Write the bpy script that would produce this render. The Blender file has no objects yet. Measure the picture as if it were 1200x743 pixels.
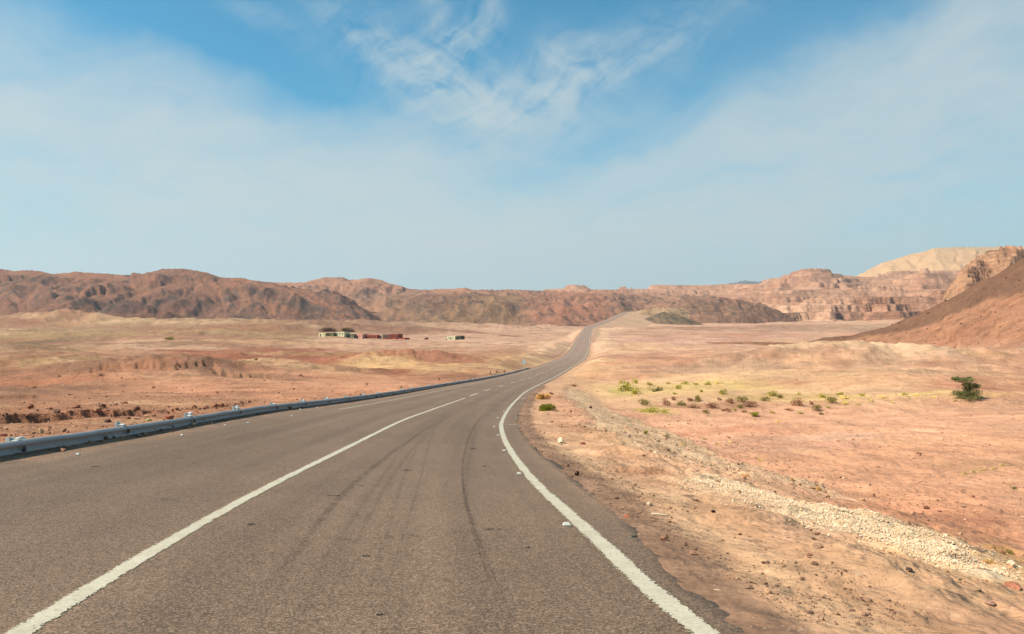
import bpy, math, random
import numpy as np
SC = bpy.context.scene
COL = SC.collection
rng = np.random.default_rng(7)
random.seed(7)
rad = math.radians

# ------------------------------------------------------------------ camera
F, CU, CV = 900.0, 600.0, 371.5          # focal length and centre in pixels of the 1200x743 photograph
cam = bpy.data.cameras.new('camera'); cam.lens = 27.0; cam.sensor_width = 36.0
cam.clip_start = 0.1; cam.clip_end = 40000
camo = bpy.data.objects.new('camera', cam); COL.objects.link(camo)
camo.location = (0, 0, 0); camo.rotation_euler = (rad(90), 0, 0)
SC.camera = camo

# ------------------------------------------------------------------ light and exposure
SUN_EL, SUN_AZ = 47.0, -104.0             # azimuth measured from +Y towards +X (sun stands to the left)
EXPOSURE = 0.87
KEXP = 1.72                              # sunlit display value = albedo * KEXP, about
SC.view_settings.view_transform = 'Standard'; SC.view_settings.look = 'None'
SC.view_settings.exposure = EXPOSURE; SC.view_settings.gamma = 1
SC.view_settings.use_curve_mapping = False
sun = bpy.data.lights.new('sun', 'SUN'); sun.energy = 4.5; sun.angle = rad(0.55); sun.color = (1.0, 0.89, 0.72)
suno = bpy.data.objects.new('sun', sun); COL.objects.link(suno)
suno.rotation_euler = (rad(90 - SUN_EL), 0, rad(180 - SUN_AZ)); suno.location = (-50, 0, 60)

W = bpy.data.worlds.new('World'); SC.world = W; W.use_nodes = True
nt = W.node_tree; nt.nodes.clear()
def N(t, **k):
    n = nt.nodes.new(t)
    for a, b in k.items(): setattr(n, a, b)
    return n
def L(a, b): nt.links.new(a, b)
def inp(sock, v):
    if isinstance(v, (int, float)): sock.default_value = v
    elif isinstance(v, tuple): sock.default_value = v[:len(sock.default_value)]
    else: nt.links.new(v, sock)
def M(op, a, b=0.0, c=0.0, clamp=False):
    n = nt.nodes.new('ShaderNodeMath'); n.operation = op; n.use_clamp = clamp
    inp(n.inputs[0], a); inp(n.inputs[1], b); inp(n.inputs[2], c)
    return n.outputs[0]
def SMOOTH(x, a, b):
    n = nt.nodes.new('ShaderNodeMapRange'); n.interpolation_type = 'SMOOTHSTEP'
    inp(n.inputs[0], x); n.inputs[1].default_value = a; n.inputs[2].default_value = b
    return n.outputs[0]
def NOISE(vec, scale, detail=6, rough=0.55, dist=0.0):
    n = nt.nodes.new('ShaderNodeTexNoise'); inp(n.inputs['Vector'], vec)
    n.inputs['Scale'].default_value = scale; n.inputs['Detail'].default_value = detail
    n.inputs['Roughness'].default_value = rough; n.inputs['Distortion'].default_value = dist
    return n.outputs['Fac']
def COMB(x, y, z=0.0):
    n = nt.nodes.new('ShaderNodeCombineXYZ'); inp(n.inputs[0], x); inp(n.inputs[1], y); inp(n.inputs[2], z)
    return n.outputs[0]
def MIXC(f, a, b, mode='MIX'):
    n = nt.nodes.new('ShaderNodeMix'); n.data_type = 'RGBA'; n.blend_type = mode; n.clamp_factor = True
    inp(n.inputs[0], f); inp(n.inputs[6], a); inp(n.inputs[7], b)
    return n.outputs[2]

sky = N('ShaderNodeTexSky', sky_type='NISHITA'); sky.sun_disc = False
sky.sun_elevation = rad(SUN_EL); sky.sun_rotation = rad(SUN_AZ)
sky.altitude = 400; sky.air_density = 1.0; sky.dust_density = 0.6; sky.ozone_density = 2.2
tc = N('ShaderNodeTexCoord'); sx = N('ShaderNodeSeparateXYZ'); L(tc.outputs['Generated'], sx.inputs[0])
az = M('MULTIPLY', M('ARCTAN2', sx.outputs[0], sx.outputs[1]), 57.2958)      # degrees, 0 = north (+Y)
el = M('MULTIPLY', M('ARCSINE', sx.outputs[2]), 57.2958)
wn = NOISE(COMB(az, el), 0.07, 4, 0.55); wn2 = NOISE(COMB(az, el, 7.0), 0.09, 4, 0.55)
az_w = M('ADD', az, M('MULTIPLY', M('SUBTRACT', wn, 0.5), 9.0))
el_w = M('ADD', el, M('MULTIPLY', M('SUBTRACT', wn2, 0.5), 7.0))
def blob(a0, e0, ra, re, rot=0.0, k=1.0):
    c, s = math.cos(rad(rot)), math.sin(rad(rot))
    dx = M('SUBTRACT', az_w, a0); dy = M('SUBTRACT', el_w, e0)
    p = M('DIVIDE', M('ADD', M('MULTIPLY', dx, c), M('MULTIPLY', dy, s)), ra)
    q = M('DIVIDE', M('SUBTRACT', M('MULTIPLY', dy, c), M('MULTIPLY', dx, s)), re)
    r2 = M('ADD', M('MULTIPLY', p, p), M('MULTIPLY', q, q))
    return M('MULTIPLY', M('POWER', 2.718, M('MULTIPLY', r2, -1.0)), k)
def addl(*a):
    r = a[0]
    for b in a[1:]: r = M('ADD', r, b)
    return r
# fibres of cirrus: noise stretched along tilted directions
def fibre(ang, sa, sb, seed, det=7, rough=0.6):
    c, s = math.cos(rad(ang)), math.sin(rad(ang))
    p = M('ADD', M('MULTIPLY', az_w, c), M('MULTIPLY', el_w, s))
    q = M('SUBTRACT', M('MULTIPLY', el_w, c), M('MULTIPLY', az_w, s))
    return NOISE(COMB(M('MULTIPLY', p, sa), M('MULTIPLY', q, sb), seed), 1.0, det, rough, 0.3)
#SKYBLOBS
veil = addl(blob(-32, 10.5, 15, 6.5, -16, 0.95), blob(-13, 8.2, 16, 5.0, -10, 0.80), blob(4, 4.5, 22, 5, 0, 0.75), blob(-3, 13.0, 12, 3.5, 10, 0.34),
            blob(16, 9.5, 12, 3.8, 14, 0.55), blob(28, 11.5, 12, 4.5, 12, 0.80), blob(30, 17.5, 11, 2.2, 8, 0.55), blob(13, 12.5, 8, 2.0, 18, 0.28),
            blob(0, 8.5, 17, 3.6, 0, 0.35), blob(31, 8, 12, 5, 0, 0.3), blob(60, 12, 25, 9, 0, 0.6), blob(-75, 14, 30, 8, 0, 0.6), blob(170, 20, 70, 9, 0, 0.6),
            blob(-20, 20.5, 10, 3.4, -18, -0.5), blob(-31, 3, 9, 4.5, 0, 0.25), blob(28,3,10,4,0,.25))
vf = fibre(12, 0.05, 0.26, 3.0, 8, 0.62); vf2 = fibre(-14, 0.10, 0.45, 9.0, 8, 0.65)
veilm = M('MULTIPLY', M('MAXIMUM', veil, 0.0), addl(M('MULTIPLY', M('SUBTRACT', vf, 0.5), 2.2), M('MULTIPLY', M('SUBTRACT', vf2, 0.5), 1.1), 0.96))
plume = addl(blob(-6.5, 18.2, 5.5, 1.9, -30, 0.95), blob(5.5, 18.4, 8.5, 1.7, 16, 0.95), blob(-12.5, 19.8, 4.5, 1.1, -24, 0.55),
             blob(-3.0, 20.8, 3.4, 1.3, 42, 0.9), blob(-5.5, 21.8, 3.0, 1.1, -55, 0.7), blob(0, 16.0, 8.5, 2.6, 0, 0.75), blob(-19, 20, 5, .8, -20, .2))
pf = fibre(38, 0.16, 0.55, 5.0, 8, 0.62); pf2 = fibre(-28, 0.2, 0.7, 11.0, 8, 0.62)
plumem = M('MULTIPLY', plume, SMOOTH(addl(M('MULTIPLY', pf, 0.6), M('MULTIPLY', pf2, 0.4)), 0.34, 0.70))
mask = M('MULTIPLY', addl(veilm, M('MULTIPLY', plumem, 0.9)), SMOOTH(el, -0.5, 3.0))
lowm = M('MULTIPLY', SMOOTH(el, 9.0, 0.0), 0.35)
mask = M('SUBTRACT', 1.0, M('POWER', 2.718, M('MULTIPLY', M('MAXIMUM', addl(mask, lowm), 0.0), -1.45)))
skyc = MIXC(1.0, sky.outputs[0], (0.13, 0.70, 0.76, 1), 'MULTIPLY')
hz = SMOOTH(el, 11.0, -2.0)
skyc = MIXC(M('MULTIPLY', hz, 0.55), skyc, (2.55, 3.15, 3.3, 1))
full = MIXC(mask, skyc, (3.22, 3.66, 3.70, 1))
bg = N('ShaderNodeBackground'); bg.inputs['Strength'].default_value = 0.1
L(full, bg.inputs['Color'])
wo = N('ShaderNodeOutputWorld'); L(bg.outputs[0], wo.inputs[0])

# ------------------------------------------------------------------ helpers
def tag(o, label=None, cat=None, group=None, kind=None):
    if label: o['label'] = label
    if cat: o['category'] = cat
    if group: o['group'] = group
    if kind: o['kind'] = kind
    return o
def srgb(r, g, b):
    """base colour whose sunlit look is this 8 bit colour"""
    v = np.array([r, g, b]) / 255.0
    lin = np.where(v <= 0.04045, v / 12.92, ((v + 0.055) / 1.055) ** 2.4)
    return lin / KEXP * np.array([1.0, 1.03, 1.08])
def mesh_from(name, verts, faces, mat=None, parent=None, color=None, smooth=True, uv=None, link=True):
    """verts (n,3) array; faces (m,k) int array or list of such arrays"""
    me = bpy.data.meshes.new(name)
    if isinstance(faces, np.ndarray): faces = [faces]
    faces = [f for f in faces if len(f)]
    nl = sum(f.size for f in faces); nf = sum(len(f) for f in faces)
    me.vertices.add(len(verts)); me.loops.add(nl); me.polygons.add(nf)
    me.vertices.foreach_set('co', np.ascontiguousarray(verts, dtype=np.float32).ravel())
    li = np.concatenate([f.ravel() for f in faces]).astype(np.int32)
    me.loops.foreach_set('vertex_index', li)
    tot = np.concatenate([np.full(len(f), f.shape[1], np.int32) for f in faces])
    st = np.concatenate([[0], np.cumsum(tot)[:-1]]).astype(np.int32)
    me.polygons.foreach_set('loop_start', st); me.polygons.foreach_set('loop_total', tot)
    me.polygons.foreach_set('use_smooth', np.full(nf, smooth))
    if color is not None:
        a = me.color_attributes.new('tone', 'FLOAT_COLOR', 'POINT')
        c = np.ones((len(verts), 4), np.float32); c[:, :3] = color
        a.data.foreach_set('color', c.ravel())
    if uv is not None:
        l = me.uv_layers.new(name='uv')
        l.data.foreach_set('uv', np.ascontiguousarray(uv[li], dtype=np.float32).ravel())
    me.update(calc_edges=True); me.validate()
    if mat: me.materials.append(mat)
    o = bpy.data.objects.new(name, me)
    if link: COL.objects.link(o)
    if parent: o.parent = parent
    return o
def empty(name, loc, rz=0.0):
    o = bpy.data.objects.new(name, None); COL.objects.link(o); o.location = loc; o.rotation_euler = (0, 0, rz)
    o.empty_display_size = 0.2
    return o
def grid_faces(nr, nc, wrap=False):
    i = np.arange(nr - 1)[:, None]; j = np.arange(nc if wrap else nc - 1)[None, :]
    j2 = (j + 1) % nc
    return np.stack([i * nc + j, i * nc + j2, (i + 1) * nc + j2, (i + 1) * nc + j], -1).reshape(-1, 4)
class Box:
    """collects boxes / prisms into one mesh"""
    def __init__(s): s.v = []; s.f = []
    def add(s, v, f):
        b = sum(len(x) for x in s.v); s.v.append(np.array(v, float)); s.f += [tuple(i + b for i in q) for q in f]
    def box(s, x0, x1, y0, y1, z0, z1):
        s.add([(x0,y0,z0),(x1,y0,z0),(x1,y1,z0),(x0,y1,z0),(x0,y0,z1),(x1,y0,z1),(x1,y1,z1),(x0,y1,z1)],
              [(0,3,2,1),(4,5,6,7),(0,1,5,4),(1,2,6,5),(2,3,7,6),(3,0,4,7)])
    def build(s, name, mat, parent=None, smooth=False, link=True):
        me = bpy.data.meshes.new(name); me.from_pydata(np.concatenate(s.v).tolist(), [], s.f); me.update()
        me.materials.append(mat); me.polygons.foreach_set('use_smooth', [smooth] * len(me.polygons))
        o = bpy.data.objects.new(name, me)
        if link: COL.objects.link(o)
        if parent: o.parent = parent
        return o
def tube(pts, radii, n=7):
    pts = np.array(pts, float); V = []; Fc = []
    for i, p in enumerate(pts):
        d = pts[min(i + 1, len(pts) - 1)] - pts[max(i - 1, 0)]; d /= np.linalg.norm(d) + 1e-9
        a = np.cross(d, (0.31, 0.9, 0.2)); a /= np.linalg.norm(a); b = np.cross(d, a)
        t = np.linspace(0, 2 * np.pi, n, endpoint=False)
        V.append(p + radii[i] * (np.cos(t)[:, None] * a + np.sin(t)[:, None] * b))
    V = np.concatenate(V)
    return V, grid_faces(len(pts), n, True)

# noise -----------------------------------------------------------------
_perm = np.random.default_rng(11).integers(0, 1 << 30, 4096)
def _h(ix, iy, seed):
    h = (ix * 374761393 + iy * 668265263 + seed * 974634777) & 0xffffffff
    h = ((h ^ (h >> 13)) * 1274126177) & 0xffffffff
    h = h ^ (h >> 16)
    return h
def perlin(x, y, seed=0):
    ix = np.floor(x).astype(np.int64); iy = np.floor(y).astype(np.int64)
    fx = (x - ix).astype(np.float32); fy = (y - iy).astype(np.float32)
    u = fx * fx * fx * (fx * (fx * 6 - 15) + 10); v = fy * fy * fy * (fy * (fy * 6 - 15) + 10)
    def g(a, b, dx, dy):
        t = (_h(ix + a, iy + b, seed) & 1023).astype(np.float32) * (2 * np.pi / 1024)
        return np.cos(t) * dx + np.sin(t) * dy
    n00 = g(0, 0, fx, fy); n10 = g(1, 0, fx - 1, fy); n01 = g(0, 1, fx, fy - 1); n11 = g(1, 1, fx - 1, fy - 1)
    a = n00 + u * (n10 - n00); b = n01 + u * (n11 - n01)
    return (a + v * (b - a)) * 1.5
def fbm(x, y, wl, oct=4, seed=0, gain=0.5):
    r = 0; a = 1.0; t = 0
    for k in range(oct):
        r = r + a * perlin(x / wl * 2 ** k + 17.3 * k, y / wl * 2 ** k - 9.1 * k, seed + k); t += a; a *= gain
    return r / t
def ridged(x, y, wl, oct=4, seed=0, gain=0.5):
    r = 0; a = 1.0; t = 0
    for k in range(oct):
        r = r + a * (1 - 2.2 * np.abs(perlin(x / wl * 2 ** k + 7.3 * k, y / wl * 2 ** k + 3.1 * k, seed + k))); t += a; a *= gain
    return r / t
def sstep(x, a, b):
    t = np.clip((x - a) / (b - a), 0, 1); return t * t * (3 - 2 * t)
def P(u, v, Y):
    """world point that the photograph shows at pixel (u, v), Y metres ahead"""
    return np.array([(u - CU) / F * Y, Y, (CV - v) / F * Y])

# ------------------------------------------------------------------ road line (y, x, z, crossfall)
RT = [(3.80,-2.594,-1.664,-0.0151),(4.45,-2.676,-1.721,-0.0172),(5.20,-2.763,-1.787,-0.0179),(6.08,-2.859,-1.865,-0.0155),(7.12,-2.964,-1.960,-0.0167),(8.32,-3.078,-2.073,-0.0191),(9.74,-3.201,-2.210,-0.0222),(11.39,-3.326,-2.370,-0.0259),(13.32,-3.453,-2.555,-0.0294),(15.59,-3.586,-2.766,-0.0338),(18.23,-3.718,-3.002,-0.0381),(21.33,-3.857,-3.264,-0.0434),(24.95,-3.978,-3.555,-0.0490),(29.18,-4.055,-3.888,-0.0518),(34.14,-4.015,-4.281,-0.0482),(39.94,-3.901,-4.725,-0.0435),(46.72,-3.679,-5.217,-0.0388),(54.65,-3.318,-5.754,-0.0345),(63.93,-2.831,-6.340,-0.0306),(74.78,-2.062,-7.003,-0.0271),(87.48,-0.928,-7.759,-0.0238),(102.33,0.585,-8.604,-0.0208),(119.70,2.511,-9.511,-0.0184),(140.03,4.869,-10.454,-0.0163),(163.80,7.697,-11.419,-0.0144),(191.61,11.204,-12.405,-0.0126),(224.14,15.648,-13.406,-0.0110),(262.20,20.803,-14.324,-0.0095),(306.71,26.146,-14.992,-0.0083),(358.79,31.975,-15.273,-0.0076),(419.71,38.458,-15.128,-0.0072),(490.96,45.985,-14.594,-0.0069),(574.32,55.118,-13.761,-0.0066),(671.83,66.124,-12.713,-0.0064),(785.90,79.318,-11.469,-0.0063)]
back = [(-40, 2.3, 2.0, -0.015), (-25, 0.4, 0.80, -0.015), (-10, -1.2, -0.47, -0.015), (-2, -1.97, -1.16, -0.015)]
far = [(905, 99, -9.6, -0.005), (1090, 141, -3.4, 0), (1290, 186, 5.2, 0), (1410, 214, 9.6, 0), (1520, 244, 11.0, 0), (1650, 285, 9.0, 0), (1850, 350, 2, 0)]
RN = np.array(back + RT + far)[:, [1, 0, 2, 3]]
_s = np.concatenate([[0], np.cumsum(np.hypot(np.diff(RN[:, 0]), np.diff(RN[:, 1])))])
_m = np.gradient(RN, _s, axis=0)
def road_at(s):
    s = np.asarray(s, float); k = np.clip(np.searchsorted(_s, s) - 1, 0, len(_s) - 2)
    h = (_s[k + 1] - _s[k])[:, None]; t = ((s - _s[k])[:, None]) / h
    return ((2*t**3-3*t**2+1) * RN[k] + (t**3-2*t**2+t) * h * _m[k] + (-2*t**3+3*t**2) * RN[k+1] + (t**3-t**2) * h * _m[k+1])
sl = [0.0]
while sl[-1] < _s[-1] - 1:
    y = sl[-1] - 40
    sl.append(sl[-1] + (0.5 if y < 0 else max(0.15, 0.0055 * y)))
S = np.array(sl); RC = road_at(S)
_t = np.gradient(RC[:, :2], S, axis=0); _t /= np.hypot(_t[:, 0], _t[:, 1])[:, None]
RNm = np.stack([_t[:, 1], -_t[:, 0]], 1)                # to the right
def sp(s, k): return np.interp(s, S, k)
def road_pt(s, o, dz=0.0):
    s = np.asarray(s, float); o = np.asarray(o, float)
    x = sp(s, RC[:, 0]) + o * sp(s, RNm[:, 0]); y = sp(s, RC[:, 1]) + o * sp(s, RNm[:, 1])
    return np.stack([x, y, sp(s, RC[:, 2]) + o * sp(s, RC[:, 3]) + dz], -1)
def project(p): return np.stack([CU + F * p[..., 0] / p[..., 1], CV - F * p[..., 2] / p[..., 1]], -1)
SY = lambda y: float(np.interp(y, RC[:, 1], S))         # arc length where the road is y metres ahead
_gs = S[(RC[:, 1] > 3.5) & (RC[:, 1] < 500)]; _go = np.linspace(-6, 5.2, 113)
_gp = road_pt(np.repeat(_gs, len(_go)), np.tile(_go, len(_gs))); _guv = project(_gp)
def road_hit(u, v):
    """road coordinates (s, o) of the surface seen at a pixel"""
    k = np.argsort((_guv[:, 0] - u) ** 2 + (_guv[:, 1] - v) ** 2)[:3]
    w = 1 / (((_guv[k, 0] - u) ** 2 + (_guv[k, 1] - v) ** 2) + 1e-3)
    return float((_gs[k // len(_go)] * w).sum() / w.sum()), float((_go[k % len(_go)] * w).sum() / w.sum())
def road_coords(x, y):
    """signed offset and arc length of the nearest road point (only precise near the road)"""
    m = (np.arange(len(S)) % 2 == 0); A = RC[m, :2].astype(np.float32); s_ = S[m]; nn = RNm[m]
    xc = np.interp(y, RC[:, 1], RC[:, 0]); near = np.abs(x - xc) < 90
    o = (x - xc).copy(); s = np.interp(y, RC[:, 1], S)
    idx = np.flatnonzero(near); ay = A[:, 1]
    order = idx[np.argsort(y[idx])]
    for c in np.array_split(order, max(1, len(order) // 4000)):
        if not len(c): continue
        lo, hi = y[c].min() - 45, y[c].max() + 45
        a, b = np.searchsorted(ay, lo), np.searchsorted(ay, hi)
        a = max(0, a - 1); b = min(len(ay), max(b, a + 2) + 1)
        d = (x[c, None] - A[None, a:b, 0]) ** 2 + (y[c, None] - A[None, a:b, 1]) ** 2
        k = d.argmin(1) + a
        dx = x[c] - A[k, 0]; dy = y[c] - A[k, 1]
        o[c] = dx * nn[k, 0] + dy * nn[k, 1]
        s[c] = s_[k] + dx * (-nn[k, 1]) + dy * nn[k, 0]
    return o, s

# ------------------------------------------------------------------ terrain height
def table(rows):
    a = np.array(rows, float); yy = np.concatenate([np.linspace(-80, 0, 40), np.exp(np.linspace(0, np.log(14000), 500))])
    lg = lambda y: np.sign(y) * np.log1p(np.abs(y))
    z = np.interp(lg(yy), lg(a[:, 0]), a[:, 1])
    k = np.exp(-np.linspace(-2, 2, 25) ** 2); k /= k.sum()
    z = np.convolve(np.pad(z, 12, mode='edge'), k, mode='valid')
    return yy, z
ZL = table([(-80,0),(-30,0.3),(0,-1.9),(10,-2.8),(15,-3.2),(20,-3.65),(30,-4.5),(50,-6.0),(80,-7.6),(120,-9.5),(200,-11.8),(300,-13.5),(450,-15.2),(700,-17.0),(1000,-19.5),(2000,-20),(6000,-20),(14000,-20)])
ZR = table([(-80,-1),(0,-3.3),(10,-4.0),(15,-4.5),(20,-5.0),(30,-5.9),(50,-7.1),(75,-8.2),(100,-9),(150,-11),(200,-12.2),(300,-14.2),(450,-15.2),(850,-14.5),(1500,-12),(6000,-8),(14000,-8)])
# mounds on the flats: (u, v of the top, distance, height, half width, half depth, kind of edge)
MOUNDS = [(268,405,190,1.7,26,16),(330,415,165,0.9,20,9),(175,421,140,1.0,18,8),(120,432,105,0.5,14,5),
          (470,421,180,1.9,12,9),(430,424,170,1.3,9,7),(535,422,185,1.5,14,8),(590,424,190,1.0,14,8),
          (60,402,260,2.2,60,20),(250,392,520,5.5,70,60),(330,385,700,12,80,70),(420,383,820,11,110,60),(60,385,620,7,120,60),
          (170,390,480,3.0,70,30),(30,410,200,1.5,26,10),
          (1050,425,150,2.2,34,16),(1150,418,140,2.6,36,22),(940,420,190,1.6,20,16),(1000,405,300,2.2,50,20),
          (820,398,430,1.4,60,30),(930,430,140,1.2,14,10),(870,437,118,0.9,12,8),(1190,470,72,1.0,16,7),(1060,455,98,0.8,10,8),
          (780,384,800,3,120,40),(850,440,105,.5,12,7)]
_mr = np.random.default_rng(77); RMOUNDS = []
for _i in range(90):
    Y_ = 85 * (950 / 85) ** _mr.uniform(0, 1); u_ = _mr.uniform(-60, 560) if _i < 62 else _mr.uniform(820, 1260)
    if 130 < Y_ < 640 and 335 < u_ < 575: continue
    if _i >= 62 and Y_ < 110: continue
    if abs((u_ - CU) / F * Y_ - np.interp(Y_, RC[:, 1], RC[:, 0])) < 22 + .06 * Y_: continue
    h_ = _mr.uniform(.5, 1.25) * (0.62 + Y_ / 260); RMOUNDS.append((u_, 0, Y_, h_, _mr.uniform(.05, .13) * Y_ + 5, _mr.uniform(.03, .06) * Y_ + 3))
MOUNDS += [m for m in RMOUNDS]
MOUNDS += [(40,0,900,9,150,60),(160,0,980,12,130,60),(235,0,860,8,110,50),(330,0,1000,13,120,60),(500,0,1050,9,120,60),(590,0,1020,7,90,50),(-60,0,950,12,160,60),(280,0,760,6,80,40),(90,0,700,5,90,40),(640,0,1130,8,50,40)]
def nat(x, y):
    xc = np.interp(y, RC[:, 1], RC[:, 0]); side = sstep(x - xc, -14, 14)
    r = np.hypot(x * 0.5, y) * np.sign(y)
    z = np.interp(r, *ZL) * (1 - side) + np.interp(r, *ZR) * side
    for (u, v, Y, h, rx, ry) in MOUNDS:
        cx = (u - CU) / F * Y
        near = (np.abs(x - cx) < 4 * rx) & (np.abs(y - Y) < 4 * ry)
        if near.any():
            dx = (x[near] - cx) / rx; dy = (y[near] - Y) / ry
            n = 0.5 * ridged(x[near] + u, y[near], max(3.0, ry * 0.9), 4, 5, 0.6)
            z[near] += (1.1 if Y < 250 else 0.85) * h * np.exp(-(dx * dx + dy * dy)) * (0.8 + n)
    return z
# the hill side on the right: crest line climbing to the right
RH = np.array([P(880,408,400), P(948,400,370), P(1000,393,362), P(1040,382,356), P(1100,355,348), P(1150,329,340), P(1200,303,332), P(1260,276,325), P(1340,245,318), P(1440,215,300), P(1600,190,270)])
def poly_dist(x, y, PL):
    """distance to a polyline, nearest point on it, and its parameter"""
    best = np.full(x.shape, 1e18); q = np.zeros(x.shape + (PL.shape[1],)); tt = np.zeros(x.shape)
    for i in range(len(PL) - 1):
        A, B_ = PL[i], PL[i + 1]; d = B_ - A; t = np.clip(((x - A[0]) * d[0] + (y - A[1]) * d[1]) / (d[0] ** 2 + d[1] ** 2), 0, 1)
        r = (x - A[0] - t * d[0]) ** 2 + (y - A[1] - t * d[1]) ** 2; m = r < best
        best[m] = r[m]; tt[m] = i + t[m]; q[m] = A + t[m][:, None] * d
    return np.sqrt(best), q, tt
WIN_PX = [(835,556,34),(850,563,31),(868,569,29),(905,583,25.5),(960,606,22.5),(1020,628,20.5),(1085,648,19),(1150,665,17.8)]
WIN = None
def height(x, y, detail=True, parts=False):
    x = np.asarray(x, np.float64); y = np.asarray(y, np.float64); shp = x.shape; x = x.ravel(); y = y.ravel()
    R = np.hypot(x, y)
    z = nat(x, y)
    # broad undulation, stronger with distance
    z += fbm(x, y * 1.5, 75, 3, 21) * np.clip((R - 15) / 110, 0, 1) * 1.7
    lft = 1 - sstep(x - np.interp(y, RC[:, 1], RC[:, 0]), -10, 30) * 0.3
    z += ridged(x + 0.3 * y, y * 1.9, 34, 4, 31, 0.55) * np.clip((R - 30) / 110, 0, 1) * np.clip(1.6 - R / 700, 0.3, 1) * 1.15 * lft
    z += fbm(x, y * 1.6, 12, 3, 35) * np.clip((R - 30) / 60, 0, 1) * 0.28 * lft
    z += fbm(x, y * 1.6, 6, 3, 41) * 0.10 * np.clip((R - 8) / 20, 0.3, 1)
    far_ = R > 150
    if far_.any():
        z[far_] += fbm(x[far_], y[far_] * 1.3, 190, 4, 51) * np.clip((R[far_] - 150) / 500, 0, 1) * 3.4
    fh = (R > 650) & (y > 0)
    if fh.any():
        xf, yf = x[fh], y[fh]; xc_ = np.interp(yf, RC[:, 1], RC[:, 0]); off_ = sstep(np.abs(xf - xc_), 120, 420) * sstep(R[fh], 650, 1050) * (1 - sstep(R[fh], 1700, 2400) * .7)
        z[fh] += off_ * np.maximum(0, ridged(xf, yf * 1.3, 210, 5, 55, 0.55) + 0.15) * np.where(xf < xc_, 6, 6) * (1 + .5 * fbm(xf, yf, 500, 2, 56))
    ch = (x > 6) & (y > 24) & (y < 140)
    if ch.any():
        xr, yr = x[ch], y[ch]; cc = 58 + 0.25 * xr + 5 * fbm(xr, yr * 0, 30, 3, 57); dd_ = (yr - cc)
        z[ch] += sstep(xr, 8, 20) * (-0.75 * np.exp(-(dd_ / 5.5) ** 2) + 0.9 * np.exp(-((dd_ + 13) / 6) ** 2) * (0.5 + fbm(xr, yr, 16, 3, 58)) + 0.7 * np.exp(-((dd_ - 22) / 9) ** 2) * (0.6 + fbm(xr, yr, 18, 3, 59)))
    # right hill side
    hill = np.zeros_like(z)
    m = (x > 60) & (y > 60) & (y < 700)
    if m.any():
        xx = x[m] + 5 * fbm(x[m], y[m], 45, 3, 61); yy = y[m] + 9 * fbm(x[m], y[m], 60, 3, 62)
        d, q, t = poly_dist(xx, yy, RH)
        front = yy < q[:, 1]
        base = z[m]
        H_ = np.maximum(q[:, 2] - base, 0.3)
        slope = np.where(front, 0.22, 0.40)
        Rr = np.maximum(H_ / slope, 25.0)
        k = np.clip(1 - d / Rr, 0, 1) ** 1.35
        hill[m] = k
        gul = fbm(x[m] * 0.45, y[m] * 0.45 + 0.2 * x[m], 16, 4, 71, 0.6)
        z[m] = base + H_ * k - 2.2 * np.clip(0.35 - np.abs(fbm(q[:, 0] * 1.0 + 8 * fbm(xx, yy, 30, 2, 78), d * 0.12, 20, 2, 77)), 0, 1) * np.clip(k * 4, 0, 1) * (1 - k) ** .4 + gul * 1.2 * np.clip(k * 4, 0, 1) * (1 - k) ** 0.7 + 0.9 * fbm(x[m], y[m], 11, 4, 73, 0.6) * np.clip(k * 3, 0, 1)
    # eroded bank left of the road (a step that faces the camera)
    for (x0, x1, yb, st, wob) in ((-31, -22.5, 37, 2.0, 0.8), (-60, -38, 62, 0.6, 3), (-60, -25, 100, 0.6, 6), (-34,-18,66,.22,3)):
        m = (x > x0 - 6) & (x < x1 + 6) & (np.abs(y - yb) < 22)
        if m.any():
            e = yb + 1.2 * (x[m] - x0) * (yb < 50) + wob * fbm(x[m], x[m] * 0 + yb, 9, 5, 81, 0.45) * 2
            mk = sstep(x[m], x0 - 2, x0 + 1) * (1 - sstep(x[m], x1 - 1, x1 + 2))
            dd = y[m] - e
            cut = np.where(dd < 0.35, (1 - sstep(dd, -0.05, 0.35)) * np.exp(np.clip(dd, -20, 0) / 2.6), 0)
            z[m] -= st * mk * cut
    o, s = road_coords(x, y)
    ys = np.interp(s, S, RC[:, 1]); c = np.interp(s, S, RC[:, 3]); zr0 = np.interp(s, S, RC[:, 2])
    zr = zr0 + c * np.clip(o, -5.6, 5.0)
    edR = np.interp(ys, [0, 4.5, 6, 8, 12], [4.0, 4.03, 4.14, 4.32, 4.45]) + 0.08 * fbm(s, s * 0, 2.5, 4, 91); edL = 5.15
    bw = np.interp(ys, [0, 8, 14, 20, 30, 50, 100, 300, 900, 1400], [0.9, 1.0, 1.4, 2.0, 2.5, 2.6, 2.0, 1.0, 1.5, 2.5]) * (1 + 0.5 * fbm(s, s * 0 + 3, 9, 3, 92))
    dout = np.where(o > 0, o - edR, -o - edL)
    xo = np.maximum(0, dout - np.where(o > 0, bw, 1.2))
    slp = np.where(o > 0, np.interp(ys, [0, 25, 60, 200, 900, 1200], [0.22, 0.24, 0.28, 0.3, 0.30, 0.30]), np.interp(ys, [0, 200, 900, 1200], [0.28, 0.3, 0.45, 0.5]))
    lo = zr - 0.02 - slp * xo; hi = zr - 0.02 + slp * xo
    # smooth clamp of the natural ground between the two side slopes
    kk = 0.35
    def smax(a, b):
        h = np.clip(0.5 + 0.5 * (a - b) / kk, 0, 1); return b + (a - b) * h + kk * h * (1 - h) * 0.5
    z1 = smax(z, lo); z2 = -smax(-z1, -hi)
    off = np.clip(dout / 0.5, 0, 1)
    zz = np.where(dout < 0, zr - 0.16, z2 * sstep(dout, 0, 0.9) + (zr - 0.004 + 0.016) * (1 - sstep(dout, 0, 0.9)))
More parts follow.
